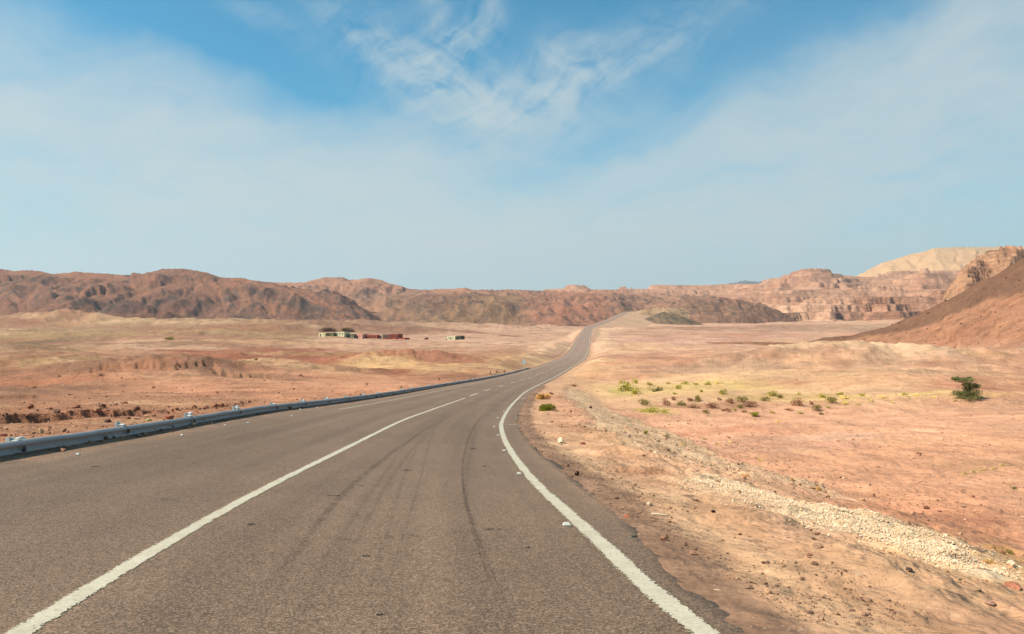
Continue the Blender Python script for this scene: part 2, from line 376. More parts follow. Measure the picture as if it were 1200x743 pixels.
    creep = 0.012 * fbm(x, y, 0.35, 4, 191, 0.65) + 0.014 * fbm(s, s * 0, 1.8, 3, 192)
    edge_z = zr - 0.004 + creep + 0.02 * sstep(dout, -0.25, 0.1)
    zz = np.where((dout < 0) & (dout > -0.7), (zr - 0.16) * (1 - sstep(dout, -0.45, -0.15)) + edge_z * sstep(dout, -0.45, -0.15), zz)
    # dust and clods piled at the foot of the barrier
    lf = np.exp(-((o + 5.35) / 0.42) ** 2) * (ys < 190)
    zz += lf * (0.05 + 0.05 * fbm(s, o, 0.8, 3, 93))
    # roughness of the verges and side slopes
    rough = np.clip(dout / 1.2, 0, 1) * np.clip(1.2 - R / 90, 0.0, 1)
    stp = fbm(x * 0.8, y * 0.8, 2.6, 4, 194, 0.55)
    zz += rough * (0.10 * fbm(x, y, 2.2, 4, 94, 0.6) + 0.030 * ridged(x, y, 0.55, 3, 95) + 0.07 * sstep(stp, 0.02, 0.10) + 0.05 * sstep(stp, 0.22, 0.30))
    sl_ = sstep(xo, 0.1, 1.5) * (z2 > z + 0.1) * (ys < 260)           # on the fill slope
    gr = ridged(s, o * 0.35, 1.6, 4, 96)
    zz += sl_ * (0.045 * gr + 0.07 * fbm(x, y, 1.4, 3, 97)) * (o > 0) * np.clip(ys / 20, 0.35, 1.2)
    # hollows in the bench
    hol = np.exp(-(((x - 2.2) / 1.1) ** 2 + ((y - 14.2) / 0.45) ** 2))
    zz -= 0.22 * hol
    # ridge of white rubble along the toe of the fill
    m = (x > 1) & (x < 26) & (y > 3) & (y < 60)
    wr = np.zeros_like(z)
    if WIN is not None and m.any():
        d, q, t = poly_dist(x[m], y[m], WIN)
        wdt = np.interp(t, [0, 2, 3, 5, 7], [0.35, 0.75, 1.05, 1.1, 0.25]) * (1 + 0.35 * fbm(x[m], y[m], 1.6, 2, 98))
        wr[m] = np.exp(-(d / wdt) ** 3)
        zz[m] += wr[m] * np.interp(t, [0, 2, 3, 7], [0.03, 0.07, 0.10, 0.07]) + wr[m] * 0.025 * fbm(x[m], y[m], 0.7, 3, 99)
    if parts:
        return zz.reshape(shp), dict(o=o.reshape(shp), s=s.reshape(shp), dout=dout.reshape(shp), xo=xo.reshape(shp), fill=sl_.reshape(shp), hill=hill.reshape(shp), win=wr.reshape(shp), ys=ys.reshape(shp), lf=lf.reshape(shp), hol=hol.reshape(shp))
    return zz.reshape(shp)
def ground_hit(u, v, y0=3.6, y1=1300, n=700):
    Y = np.exp(np.linspace(np.log(y0), np.log(y1), n)); x = (u - CU) / F * Y
    d = (CV - v) / F * Y - height(x, Y)
    k = np.flatnonzero(d <= 0)
    if not len(k): return x[-1], Y[-1], height(x[-1:], Y[-1:])[0]
    k = k[0]
    if k == 0: yy = Y[0]
    else: yy = Y[k-1] + (Y[k] - Y[k-1]) * d[k-1] / (d[k-1] - d[k])
    xx = (u - CU) / F * yy
    return float(xx), float(yy), float(height(np.array([xx]), np.array([yy]))[0])

_wy = np.array([np.median([ground_hit(a + i, b + 4)[1] for i in (-10, -5, 0, 5, 10)]) for a, b, _ in WIN_PX])
_wy = np.polyval(np.polyfit(np.arange(8), _wy, 2), np.arange(8)); WIN = np.array([P(a + 4, b + 4, y) for (a, b, _), y in zip(WIN_PX, _wy)])

# ------------------------------------------------------------------ materials
def newmat(name):
    global nt
    m = bpy.data.materials.new(name); m.use_nodes = True; nt = m.node_tree; nt.nodes.clear()
    out = nt.nodes.new('ShaderNodeOutputMaterial'); b = nt.nodes.new('ShaderNodeBsdfPrincipled')
    nt.links.new(b.outputs[0], out.inputs[0]); b.inputs['Specular IOR Level'].default_value = 0.2
    return m, b, out
def bump(h, strength, dist, prev=None):
    n = nt.nodes.new('ShaderNodeBump'); n.inputs['Strength'].default_value = strength; n.inputs['Distance'].default_value = dist
    nt.links.new(h, n.inputs['Height'])
    if prev is not None: nt.links.new(prev, n.inputs['Normal'])
    return n.outputs[0]
def objpos():
    g = nt.nodes.new('ShaderNodeNewGeometry'); return g.outputs['Position']
def attr(name='tone'):
    a = nt.nodes.new('ShaderNodeAttribute'); a.attribute_name = name; return a.outputs['Color']
def vor(vec, scale, feat='F1', out='Distance', rnd=1.0):
    n = nt.nodes.new('ShaderNodeTexVoronoi'); n.feature = feat; inp(n.inputs['Vector'], vec); n.inputs['Scale'].default_value = scale
    n.inputs['Randomness'].default_value = rnd
    return n.outputs[out]
def scalec(c, f):
    """colour times a scalar socket"""
    n = nt.nodes.new('ShaderNodeVectorMath'); n.operation = 'SCALE'; inp(n.inputs[0], c); inp(n.inputs[3], f); return n.outputs[0]
def CON(x, k=2.2): # stretch a noise value about its middle
    return M('ADD', M('MULTIPLY', M('SUBTRACT', x, 0.5), k), 0.5, clamp=True)
def lin01(x, a, b): # a + (b-a)*x
    return M('ADD', M('MULTIPLY', x, M('SUBTRACT', b, a) if not isinstance(b, (int, float)) else b - a), a)

def earth_mat():
    m, b, out = newmat('desert_ground'); p = objpos(); c = attr()
    n1 = NOISE(p, 0.35, 5, 0.6); n2 = NOISE(p, 3.0, 6, 0.65); n3 = NOISE(p, 26.0, 4, 0.7); n4 = NOISE(p, 0.05, 5, .6)
    sp_ = nt.nodes.new('ShaderNodeSeparateXYZ'); nt.links.new(p, sp_.inputs[0])
    n5 = NOISE(COMB(M('MULTIPLY', sp_.outputs[0], 0.35), sp_.outputs[1], sp_.outputs[2]), 0.8, 7, 0.68)
    f = M('MULTIPLY', M('MULTIPLY', lin01(CON(n1), 0.82, 1.18), lin01(CON(n2), 0.84, 1.16)), M('MULTIPLY', lin01(CON(n3), 0.84, 1.16), lin01(CON(n4), .84, 1.16)))
    f = M('MULTIPLY', f, lin01(CON(n5, 2.6), 0.80, 1.16))
    c = scalec(c, f)
    # loose stones: dark and pale flecks of several sizes
    for sc, thr, dk, pl in ((2.2, 0.16, (0.10,0.055,0.04,1), (0.55,0.37,0.25,1)), (9.0, 0.20, (0.13,0.075,0.05,1), (0.52,0.36,0.25,1)), (34.0, 0.24, (0.12,0.075,0.05,1), (0.5,0.36,0.26,1))):
        dst = vor(p, sc); cl = vor(p, sc, 'F1', 'Color'); sep = nt.nodes.new('ShaderNodeSeparateColor'); nt.links.new(cl, sep.inputs[0])
        near = M('LESS_THAN', dst, M('MULTIPLY', sep.outputs[2], thr * 1.6))
        patch = SMOOTH(NOISE(p, sc * 0.10, 4, 0.65), 0.40, 0.54)
        dark = M('MULTIPLY', M('MULTIPLY', near, M('GREATER_THAN', sep.outputs[0], 0.62)), patch)
        pale = M('MULTIPLY', M('MULTIPLY', near, M('LESS_THAN', sep.outputs[0], 0.16)), patch)
        c = MIXC(M('MULTIPLY', dark, 0.72), c, dk); c = MIXC(M('MULTIPLY', pale, 0.6), c, pl)
    nt.links.new(c, b.inputs['Base Color']); b.inputs['Roughness'].default_value = 0.95; b.inputs['Specular IOR Level'].default_value = 0.1
    nb = bump(NOISE(p, 14.0, 6, 0.7), 0.4, 0.03)
    nb = bump(vor(p, 30.0), 0.25, 0.015, nb)
    nb = bump(NOISE(p, 1.6, 7, 0.65), 0.45, 0.16, nb)
    nb = bump(NOISE(p, 0.12, 7, 0.65), 0.45, 2.6, nb)
    nt.links.new(nb, b.inputs['Normal'])
    return m
def hill_mat(name, sc=1.0, strata=0.0, rocky=0.5, cont=1.0):
    m, b, out = newmat(name); p = objpos(); c = attr()
    n1 = NOISE(p, 0.012 * sc, 6, 0.62); n2 = NOISE(p, 0.07 * sc, 7, 0.7)
    n3 = NOISE(p, 0.22 * sc, 6, 0.75)
    c = scalec(c, M('MULTIPLY', M('MULTIPLY', lin01(CON(n1), 1 - .16 * cont, 1 + .16 * cont), lin01(CON(n2, 2.6), 1 - .26 * cont, 1 + .20 * cont)), lin01(CON(n3, 3.0), 1 - .26 * cont, 1 + .20 * cont)))
    sp2 = nt.nodes.new('ShaderNodeSeparateXYZ'); nt.links.new(p, sp2.inputs[0])
    strk = NOISE(COMB(M('ADD', M('MULTIPLY', sp2.outputs[0], 0.075 * sc), M('MULTIPLY', sp2.outputs[2], 0.03 * sc)), M('MULTIPLY', sp2.outputs[1], 0.02 * sc), M('MULTIPLY', sp2.outputs[2], 0.045 * sc)), 1.0, 8, 0.72)
    rk = SMOOTH(addl(M('MULTIPLY', NOISE(p, 0.10 * sc, 8, 0.78), 0.5), M('MULTIPLY', strk, 0.5)), 0.492, 0.545)
    big = SMOOTH(NOISE(p, 0.007 * sc, 7, 0.68), 0.44, 0.53)
    c = MIXC(M('MULTIPLY', M('MULTIPLY', rk, big), rocky), c, (0.082, 0.062, 0.052, 1))
    sepz = nt.nodes.new('ShaderNodeSeparateXYZ'); nt.links.new(p, sepz.inputs[0])
    if strata > 0:
        zz = M('ADD', M('MULTIPLY', sepz.outputs[2], 0.085 * sc), M('MULTIPLY', NOISE(p, 0.006 * sc, 4, 0.6), 2.2))
        st = NOISE(COMB(M('MULTIPLY', sepz.outputs[0], 0.002), M('MULTIPLY', sepz.outputs[1], 0.002), zz), 3.2, 4, 0.75)
        c = scalec(c, M('ADD', 1.0, M('MULTIPLY', M('SUBTRACT', st, 0.5), strata)))
    nt.links.new(c, b.inputs['Base Color']); b.inputs['Roughness'].default_value = 0.95; b.inputs['Specular IOR Level'].default_value = 0.05
    nb = bump(NOISE(p, 0.10 * sc, 8, 0.75), 0.8, 4.5 / sc)
    nb = bump(NOISE(p, 0.022 * sc, 6, 0.6), 0.4, 9.0 / sc, nb)
    nt.links.new(nb, b.inputs['Normal'])
    return m
def asphalt_mat():
    m, b, out = newmat('worn_asphalt'); p = objpos()
    uvn = nt.nodes.new('ShaderNodeUVMap'); uvn.uv_map = 'uv'; su = nt.nodes.new('ShaderNodeSeparateXYZ'); nt.links.new(uvn.outputs[0], su.inputs[0])
    o_, s_ = su.outputs[0], su.outputs[1]
    A = srgb(154, 125, 100); base = (A[0], A[1], A[2], 1)
    col = scalec(base, 1.0)
    big = NOISE(p, 0.22, 5, 0.6); med = NOISE(p, 1.7, 5, 0.65)
    strk = NOISE(COMB(M('MULTIPLY', o_, 1.9), M('MULTIPLY', s_, 0.035), 0.0), 1.0, 5, 0.6)
    f = M('MULTIPLY', M('MULTIPLY', lin01(CON(big), 0.86, 1.12), lin01(CON(med), 0.93, 1.07)), lin01(CON(strk), 0.80, 1.15))
    f = M('MULTIPLY', f, lin01(SMOOTH(o_, 0.0, -3.0), 1.0, lin01(SMOOTH(s_, 50.0, 75.0), 0.84, 1.0)))
    # polished wheel tracks
    for oc in (0.95, 2.75, -1.1, -2.8):
        d = M('DIVIDE', M('SUBTRACT', o_, oc), 0.34); g = M('POWER', 2.718, M('MULTIPLY', M('MULTIPLY', d, d), -1.0))
        f = M('MULTIPLY', f, M('SUBTRACT', 1.0, M('MULTIPLY', g, 0.12)))
    col = scalec(col, f)
    # dust blown in from the edges
    ed = addl(SMOOTH(o_, 3.7, 4.7), SMOOTH(o_, -3.9, -5.2))
    du = M('MULTIPLY', ed, SMOOTH(NOISE(p, 1.1, 6, 0.7), 0.38, 0.62))
    D = srgb(205, 160, 125); col = MIXC(M('MULTIPLY', du, 0.6), col, (D[0], D[1], D[2], 1))
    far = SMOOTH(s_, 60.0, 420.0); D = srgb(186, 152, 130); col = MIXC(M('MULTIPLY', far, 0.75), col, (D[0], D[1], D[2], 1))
    # stone chippings
    v1 = vor(p, 92.0, 'F1', 'Color'); sp1 = nt.nodes.new('ShaderNodeSeparateColor'); nt.links.new(v1, sp1.inputs[0])
    col = scalec(col, lin01(M('POWER', sp1.outputs[0], 1.8), 0.62, 1.95))
    v2 = vor(p, 210.0, 'F1', 'Color'); sp2 = nt.nodes.new('ShaderNodeSeparateColor'); nt.links.new(v2, sp2.inputs[0])
    col = scalec(col, lin01(sp2.outputs[1], 0.72, 1.28))
    gap = SMOOTH(vor(p, 92.0, 'DISTANCE_TO_EDGE'), 0.0, 0.16)
    col = scalec(col, lin01(gap, 0.68, 1.0))
    v3 = vor(p, 44.0); wsp = nt.nodes.new('ShaderNodeSeparateColor'); nt.links.new(vor(p, 44.0, 'F1', 'Color'), wsp.inputs[0])
    col = MIXC(M('MULTIPLY', M('LESS_THAN', v3, 0.22), M('GREATER_THAN', wsp.outputs[1], 0.90)), col, (0.40, 0.33, 0.26, 1))
    blk = M('MULTIPLY', M('LESS_THAN', v3, 0.26), M('LESS_THAN', wsp.outputs[1], 0.12)); col = scalec(col, lin01(blk, 1.0, 0.45))
    pit = SMOOTH(NOISE(p, 17.0, 3, 0.6), 0.60, 0.70); col = scalec(col, lin01(pit, 1.0, 0.80))
    # sparse hairline cracks
    wv = nt.nodes.new('ShaderNodeVectorMath'); wv.operation = 'ADD'; nt.links.new(p, wv.inputs[0])
    nn = nt.nodes.new('ShaderNodeTexNoise'); nn.inputs['Scale'].default_value = 2.2; nn.inputs['Detail'].default_value = 5; nt.links.new(p, nn.inputs['Vector'])
    nt.links.new(scalec(nn.outputs['Color'], 0.9), wv.inputs[1])
    ck = M('SUBTRACT', 1.0, SMOOTH(vor(wv.outputs[0], 0.33, 'DISTANCE_TO_EDGE'), 0.0, 0.006))
    ck = M('MULTIPLY', ck, SMOOTH(NOISE(p, 0.5, 3, 0.5), 0.53, 0.62)); col = scalec(col, lin01(ck, 1.0, 0.6))
    nt.links.new(col, b.inputs['Base Color']); b.inputs['Roughness'].default_value = 0.85; b.inputs['Specular IOR Level'].default_value = 0.3
    nb = bump(gap, 0.5, 0.004); nb = bump(sp1.outputs[0], 0.35, 0.003, nb); nb = bump(NOISE(p, 9.0, 5, 0.6), 0.3, 0.012, nb)
    nt.links.new(nb, b.inputs['Normal'])
    return m
def paint_mat(name='worn_white_paint', wear=0.30, tint=(230, 218, 190)):
    """strip paint whose border frays: uv.x runs -1..1 across the strip"""
    m, b, out = newmat(name); p = objpos()
    uvn = nt.nodes.new('ShaderNodeUVMap'); uvn.uv_map = 'uv'; su = nt.nodes.new('ShaderNodeSeparateXYZ'); nt.links.new(uvn.outputs[0], su.inputs[0])
    A = srgb(*tint); n = NOISE(p, 3.0, 4, 0.6)
    col = scalec((A[0], A[1], A[2], 1), lin01(n, 0.86, 1.12))
    c1 = vor(p, 62.0, 'F1', 'Color'); s1 = nt.nodes.new('ShaderNodeSeparateColor'); nt.links.new(c1, s1.inputs[0])
    col = scalec(col, lin01(s1.outputs[0], 0.86, 1.08))
    dn = SMOOTH(NOISE(p, 2.2, 6, 0.7), 0.42, 0.66); D_ = srgb(196, 178, 148); col = MIXC(M('MULTIPLY', dn, 0.38), col, (D_[0], D_[1], D_[2], 1))
    nt.links.new(col, b.inputs['Base Color']); b.inputs['Roughness'].default_value = 0.7
    e = M('ABSOLUTE', su.outputs[0])
    fr = addl(e, M('MULTIPLY', M('SUBTRACT', s1.outputs[1], 0.5), wear), M('MULTIPLY', M('SUBTRACT', NOISE(p, 9.0, 4, 0.7), 0.5), wear * 1.6))
    wearm = SMOOTH(NOISE(p, 1.3, 5, 0.65), 0.50, 0.66); fr = addl(fr, M('MULTIPLY', wearm, M('MULTIPLY', s1.outputs[0], 0.55 * min(1.0, wear * 1.6 + .3))))
    keep = M('LESS_THAN', fr, 0.84)
    holes = M('GREATER_THAN', addl(NOISE(p, 30.0, 3, 0.7), M('MULTIPLY', s1.outputs[2], 0.10)), 0.735)
    keep = M('MULTIPLY', keep, M('SUBTRACT', 1.0, holes))
    tr = nt.nodes.new('ShaderNodeBsdfTransparent'); mx = nt.nodes.new('ShaderNodeMixShader')
    nt.links.new(keep, mx.inputs[0]); nt.links.new(tr.outputs[0], mx.inputs[1]); nt.links.new(b.outputs[0], mx.inputs[2]); nt.links.new(mx.outputs[0], out.inputs[0])
    return m
def mark_mat(name, colr, dens, edge=1.0):
    m, b, out = newmat(name); p = objpos()
    uvn = nt.nodes.new('ShaderNodeUVMap'); uvn.uv_map = 'uv'; su = nt.nodes.new('ShaderNodeSeparateXYZ'); nt.links.new(uvn.outputs[0], su.inputs[0])
    b.inputs['Base Color'].default_value = (*colr, 1); b.inputs['Roughness'].default_value = 0.8
    e = M('ABSOLUTE', su.outputs[0]); f = SMOOTH(e, 1.0, 1.0 - edge)
    f = M('MULTIPLY', f, SMOOTH(NOISE(p, 5.0, 4, 0.6), 0.25, 0.6))
    f = M('MULTIPLY', f, lin01(vor(p, 62.0, 'F1', 'Distance'), 1.0, 0.3))
    f = M('MULTIPLY', f, dens, clamp=True)
    tr = nt.nodes.new('ShaderNodeBsdfTransparent'); mx = nt.nodes.new('ShaderNodeMixShader')
    nt.links.new(f, mx.inputs[0]); nt.links.new(tr.outputs[0], mx.inputs[1]); nt.links.new(b.outputs[0], mx.inputs[2]); nt.links.new(mx.outputs[0], out.inputs[0])
    return m
def rock_mat():
    m, b, out = newmat('stone'); p = objpos(); c = attr()
    c = scalec(c, M('MULTIPLY', lin01(NOISE(p, 12.0, 5, 0.65), 0.65, 1.35), lin01(NOISE(p, 60.0, 3, 0.6), 0.75, 1.25)))
    nt.links.new(c, b.inputs['Base Color']); b.inputs['Roughness'].default_value = 0.92; b.inputs['Specular IOR Level'].default_value = 0.1
    nt.links.new(bump(NOISE(p, 35.0, 5, 0.7), 0.5, 0.02), b.inputs['Normal'])
    return m
def plain_mat(name, colr, rough=0.8, metal=0.0, var=0.15, scale=6.0, transl=0.0):
    m, b, out = newmat(name); p = objpos()
    c = scalec((*[float(q) for q in colr], 1), lin01(NOISE(p, scale, 5, 0.65), 1 - var, 1 + var))
    nt.links.new(c, b.inputs['Base Color']); b.inputs['Roughness'].default_value = rough; b.inputs['Metallic'].default_value = metal
    return m
def leaf_mat(name):
    m, b, out = newmat(name); c = attr(); p = objpos()
    c = scalec(c, lin01(NOISE(p, 8.0, 3, 0.6), 0.7, 1.3))
    nt.links.new(c, b.inputs['Base Color']); b.inputs['Roughness'].default_value = 0.8; b.inputs['Specular IOR Level'].default_value = 0.1
    t = nt.nodes.new('ShaderNodeBsdfTranslucent'); nt.links.new(c, t.inputs[0]); mx = nt.nodes.new('ShaderNodeMixShader'); mx.inputs[0].default_value = 0.25
    nt.links.new(b.outputs[0], mx.inputs[1]); nt.links.new(t.outputs[0], mx.inputs[2]); nt.links.new(mx.outputs[0], out.inputs[0])
    return m
EARTH = earth_mat(); ASPH = asphalt_mat(); PAINT = paint_mat(); STONE = rock_mat(); LEAF = leaf_mat('dry_leaf')
HILL = hill_mat('hill_rock', 1.0, 0.0, 0.8); SAND = hill_mat('sandstone', 1.0, 1.5, 0.35); MESA = hill_mat('mesa_rock', 0.5, 0.4, 0.0, 0.35)

# ------------------------------------------------------------------ ground sheet
azf = np.arange(-41, 41.001, 0.078); azc = np.concatenate([azf, np.arange(43, 318.9, 2.0)])
azr = np.radians(azc)
rr = np.concatenate([[0.8, 1.1, 1.5], 2.0 * np.exp(np.arange(0, math.log(1500 / 2.0), 0.0078))])
rr = np.concatenate([rr, 1500 * 1.06 ** np.arange(1, 42)])
RR, AA = np.meshgrid(rr, azr, indexing='ij')
gx = RR * np.sin(AA); gy = RR * np.cos(AA)
gz, PT = height(gx, gy, parts=True)
PT = {k: v.ravel() for k, v in PT.items()}
gxf, gyf = gx.ravel(), gy.ravel()
# colours of the ground: layered patches of differently coloured earth
wx = gxf + 0; R_ = np.hypot(gxf, gyf)
warp = np.clip(R_ * 0.05, 0.3, 60)
nx = fbm(gxf, gyf, 5, 3, 201) ; ny = fbm(gxf, gyf, 5, 3, 202)
nX = fbm(gxf, gyf, 60, 4, 203); nY = fbm(gxf, gyf, 60, 4, 204)
k60 = np.clip((R_ - 60) / 150, 0, 1)
wxx = gxf + 1.5 * nx * (1 - k60) + 22 * nX * k60; wyy = gyf + 1.5 * ny * (1 - k60) + 30 * nY * k60
tone = np.zeros((gxf.size, 3))
side = sstep(gxf - np.interp(gyf, RC[:, 1], RC[:, 0]), -8, 8)[:, None]
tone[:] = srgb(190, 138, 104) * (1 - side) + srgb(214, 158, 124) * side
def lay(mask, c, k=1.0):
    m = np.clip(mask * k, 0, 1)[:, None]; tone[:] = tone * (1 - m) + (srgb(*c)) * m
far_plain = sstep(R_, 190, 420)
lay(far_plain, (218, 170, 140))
lay(sstep(gyf, 330, 480) * (1 - sstep(gxf / np.maximum(gyf, 1), -0.30, -0.20)) * (gyf > 0), (170, 134, 98), 0.9)
lay(sstep(gyf, 700, 900) * (1 - sstep(gxf / np.maximum(gyf, 1), -0.12, -0.02)) * (gyf > 0), (176, 140, 104), 0.6)
#PATCHES
def patch(u, v, ru, rv, c, k=1.0, rag=0.5, seed=0, hard=0.35):
    """an area of differently coloured ground, measured off the photograph and laid out on the real ground"""
    x0, y0, _ = ground_hit(u, v); _, ya, _ = ground_hit(u, v - rv); _, yb, _ = ground_hit(u, v + rv)
    ry = max((ya - yb) / 2, 0.15); yc = (ya + yb) / 2; rx = ru / F * yc; sh = x0 / max(y0, 1)
    dy = (wyy - yc) / ry; dx = (wxx - x0 - (wyy - yc) * sh) / rx
    near = (np.abs(dx) < 2.2) & (np.abs(dy) < 2.2)
    if not near.any(): return
    r = np.full(gxf.size, 9.0); wl = max(0.5, min(rx, ry) * 0.8)
    r[near] = np.sqrt(dx[near] ** 2 + dy[near] ** 2) + rag * fbm(gxf[near], gyf[near] * min(3, max(.4, rx / ry * .5)), wl, 4, 300 + seed, 0.6)
    lay(1 - sstep(r, 1 - hard, 1 + hard), c, k)
PL = [ (960,665,230,85,(230,176,136),.85), # left flats
 (90,470,330,44,(168,114,86),.75), (60,452,150,13,(150,108,84),.75), (230,468,150,9,(205,148,112),.6), (330,452,200,16,(214,150,114),.8), (440,447,160,12,(218,156,120),.7),
 (130,432,130,7,(158,110,84),.8), (260,436,150,4,(222,166,126),.85), (170,443,60,3,(224,172,130),.6),(60,448,60,3,(205,125,88),.6),
 (265,415,120,11,(160,92,70),.9), (150,420,110,8,(176,112,84),.8), (330,428,90,5,(198,128,98),.6), (400,417,110,4,(172,104,80),.8), (500,421,60,3,(184,124,98),.7),
 (470,426,75,7,(228,180,128),.9), (560,431,70,8,(230,182,136),.7), (600,422,50,5,(226,176,130),.6), (375,436,60,4,(225,172,128),.6),
 (40,404,120,7,(170,134,92),.9), (130,397,150,6,(164,126,88),.8), (50,396,50,4,(92,72,58),.7), (130,392,120,3,(176,144,100),.8), (100,402,110,2.4,(88,70,58),.55),
 (320,388,150,5,(186,148,106),.9), (240,398,150,4,(202,150,120),.8), (440,386,60,3,(190,146,112),.6), (20,416,60,6,(196,140,96),.6), (30,430,60,4,(160,100,74),.6),
 (600,394,12,0.9,(120,72,58),.9), (655,409,9,11,(240,202,156),.9), (640,425,26,5,(232,186,142),.8), (520,396,60,2,(208,160,138),.6), (560,404,90,3,(222,174,146),.6),
 # right side flats
 (820,440,150,16,(232,184,138),.9), (720,430,40,18,(234,186,138),.8), (960,452,120,16,(222,166,126),.7), (900,468,210,14,(228,180,136),.8),
 (1010,500,260,20,(232,170,134),.8), (1080,548,240,44,(228,164,126),.85), (900,520,130,10,(220,162,132),.6), (980,512,70,4,(230,178,146),.7), (1050,590,120,18,(214,148,112),.5),
 (1120,620,110,18,(208,140,104),.5), (1160,545,60,7,(186,140,104),.5), (1120,420,180,12,(198,140,104),.5), (1180,450,70,12,(184,126,94),.7), (1080,452,50,10,(190,122,94),.5),
 (1150,421,90,3,(214,164,118),.7), (1110,430,120,2.2,(150,104,84),.55), (1130,466,90,3.0,(226,178,118),.6),(1010,460,40,9,(206,156,122),.6),
 (890,406,70,4,(240,202,164),.85), (800,397,130,5,(208,158,136),.7), (860,392,120,3,(190,146,126),.6), (960,398,90,4,(222,172,134),.6), (900,413,120,3,(176,118,96),.6),
 (780,388,90,3,(214,166,138),.6), (980,384,120,4,(182,142,122),.7), (740,408,40,6,(228,180,136),.7), (800,454,90,7,(222,186,116),.6), (950,468,90,6,(216,176,110),.55), (830,476,70,4.5,(178,126,96),.6), (765,481,24,4,(190,172,90),.6), (738,456,14,6,(196,176,96),.6), (1060,464,70,3.5,(224,190,118),.6),
 (700,520,50,18,(224,172,130),.8), (690,530,32,7,(206,140,104),.5), (740,552,34,5.5,(158,100,72),.85), (660,505,18,9,(196,140,104),.5), (655,498,16,4,(190,128,96),.4),
 (1180,680,90,40,(230,180,128),.8), (1180,650,40,8,(222,162,104),.7), (835,655,60,7,(232,190,140),.4), (940,712,70,5,(198,140,94),.55), (980,738,60,7,(196,132,90),.6), (716,588,9,7,(198,104,72),.5), (873,690,12,16,(222,150,112),.5), (1120,712,150,42,(230,178,134),.85), (735,553,30,4,(150,92,64),.8), (770,561,26,3.5,(156,98,70),.7), (705,548,20,3,(168,106,76),.6), (670,512,8,14,(198,138,100),.5), (780,590,30,3,(206,150,112),.5)]
for i, a in enumerate(PL): patch(*a, seed=i * 7)
for i, (u, v, Y, h, rx_, ry_) in enumerate(RMOUNDS):
    cx = (u - CU) / F * Y; dx = (wxx - cx) / (rx_ * 1.1); dy = (wyy - Y) / (ry_ * 1.2); nr = (np.abs(dx) < 2) & (np.abs(dy) < 2)
    r = np.full(gxf.size, 9.0); r[nr] = np.sqrt(dx[nr] ** 2 + dy[nr] ** 2) + 0.6 * fbm(gxf[nr], gyf[nr] * 1.6, ry_ * .8, 4, 850 + i, .6)
    cc = [(150,106,82),(166,112,86),(222,178,134),(176,138,98),(140,104,84),(196,132,98)][i % 6]
    lay(1 - sstep(r, .6, 1.25), cc if u < 700 else tuple(min(250, c + 22) for c in cc), .6)
nn1 = fbm(gxf, gyf * 1.7, 14, 5, 401, 0.6); nn2 = fbm(gxf, gyf * 2.2, 70, 5, 402, 0.6)
lay(sstep(nn1, 0.18, 0.45) * (1 - PT['fill']), (196, 128, 98), 0.5); lay(sstep(-nn1, 0.2, 0.45), (228, 182, 140), 0.4)
lay(sstep(nn2, 0.12, 0.35) * k60, (178, 118, 94), 0.5); lay(sstep(-nn2, 0.15, 0.4) * k60, (230, 184, 148), 0.5)
oc1 = ridged(gxf + 40, gyf * 1.9, 16, 4, 421, .6); oc2 = fbm(gxf, gyf, 90, 3, 422); oc3 = ridged(gxf, gyf * 2.2, 60, 4, 423, .6)
lay(sstep(oc1, 0.40, 0.62) * sstep(oc2, -0.05, 0.25) * sstep(R_, 25, 60) * (1 - k60 * .5) * (1 - .75 * side[:, 0]), (140, 102, 80), 0.6)
lay(sstep(oc3, 0.45, 0.65) * sstep(R_, 140, 260), (168, 124, 98), 0.45)
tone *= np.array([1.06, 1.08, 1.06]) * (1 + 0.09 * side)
# side slopes of the road fill, verge dirt, rubble ridge, hill side
onR = (PT['o'] > 0)
ver = (1 - sstep(PT['dout'], 0.2, 3.0)) * onR

lay(ver * (PT['ys'] < 400), (230, 178, 138), 0.9)
st = fbm(PT['o'] * 1.0, PT['s'] * 0.22, 1.1, 4, 405, 0.6)
lay(sstep(st, 0.05, 0.3) * onR * (PT['dout'] > 0) * (PT['dout'] < 9) * (PT['ys'] < 40), (196, 142, 100), 0.35)
dtw = np.interp(PT['ys'], [0, 6, 10], [.12, .18, .32]) + 0.20 * fbm(PT['s'], PT['s'] * 0, 2.0, 3, 406) + 0.2 * fbm(gxf, gyf, 0.5, 3, 407)
lay((1 - sstep(PT['dout'] - dtw, 0.0, 0.25)) * onR * (PT['ys'] < 90), (152, 118, 96), 0.8)
fm = sstep(PT['xo'], 0.0, 0.6) * sstep(PT['fill'], 0.1, 0.5) * onR * sstep(PT['ys'], 16, 24)
lay(fm, (242, 200, 156), 0.9)
lay(fm * sstep(fbm(gxf, gyf, 1.6, 4, 408, .6), .05, .3), (214, 160, 122), .5)
lit_lip = PT['dout'] - 0.62 - 0.35 * fbm(PT['s'], PT['s'] * 0, 2.2, 3, 431) - 0.2 * fbm(gxf, gyf, .8, 3, 432)
lay(np.exp(-(lit_lip / 0.30) ** 2) * onR * (PT['ys'] < 22), (240, 192, 148), 0.75)  # pale band paints the sunlit edge of the verge into the colour
lay(PT['hol'], (158, 98, 70), 0.6)
lay(np.exp(-((PT['dout'] - 0.2) / 0.5) ** 2) * (~onR) * (PT['ys'] < 260), (176, 134, 106), 0.8)
lay(PT['win'], (248, 218, 176), 1.0)
lay(sstep(PT['xo'], 0.2, 1.5) * sstep(PT['ys'], 250, 330) * (1 - sstep(PT['xo'], 9 + 30 * sstep(PT['ys'], 850, 950), 16 + 50 * sstep(PT['ys'], 850, 950))), (238, 190, 152), 0.85)
hk = PT['hill']; hn = fbm(gxf, gyf, 30, 5, 410, 0.6)
lay(sstep(hk, 0.02, 0.2), (182, 126, 94), 0.88)
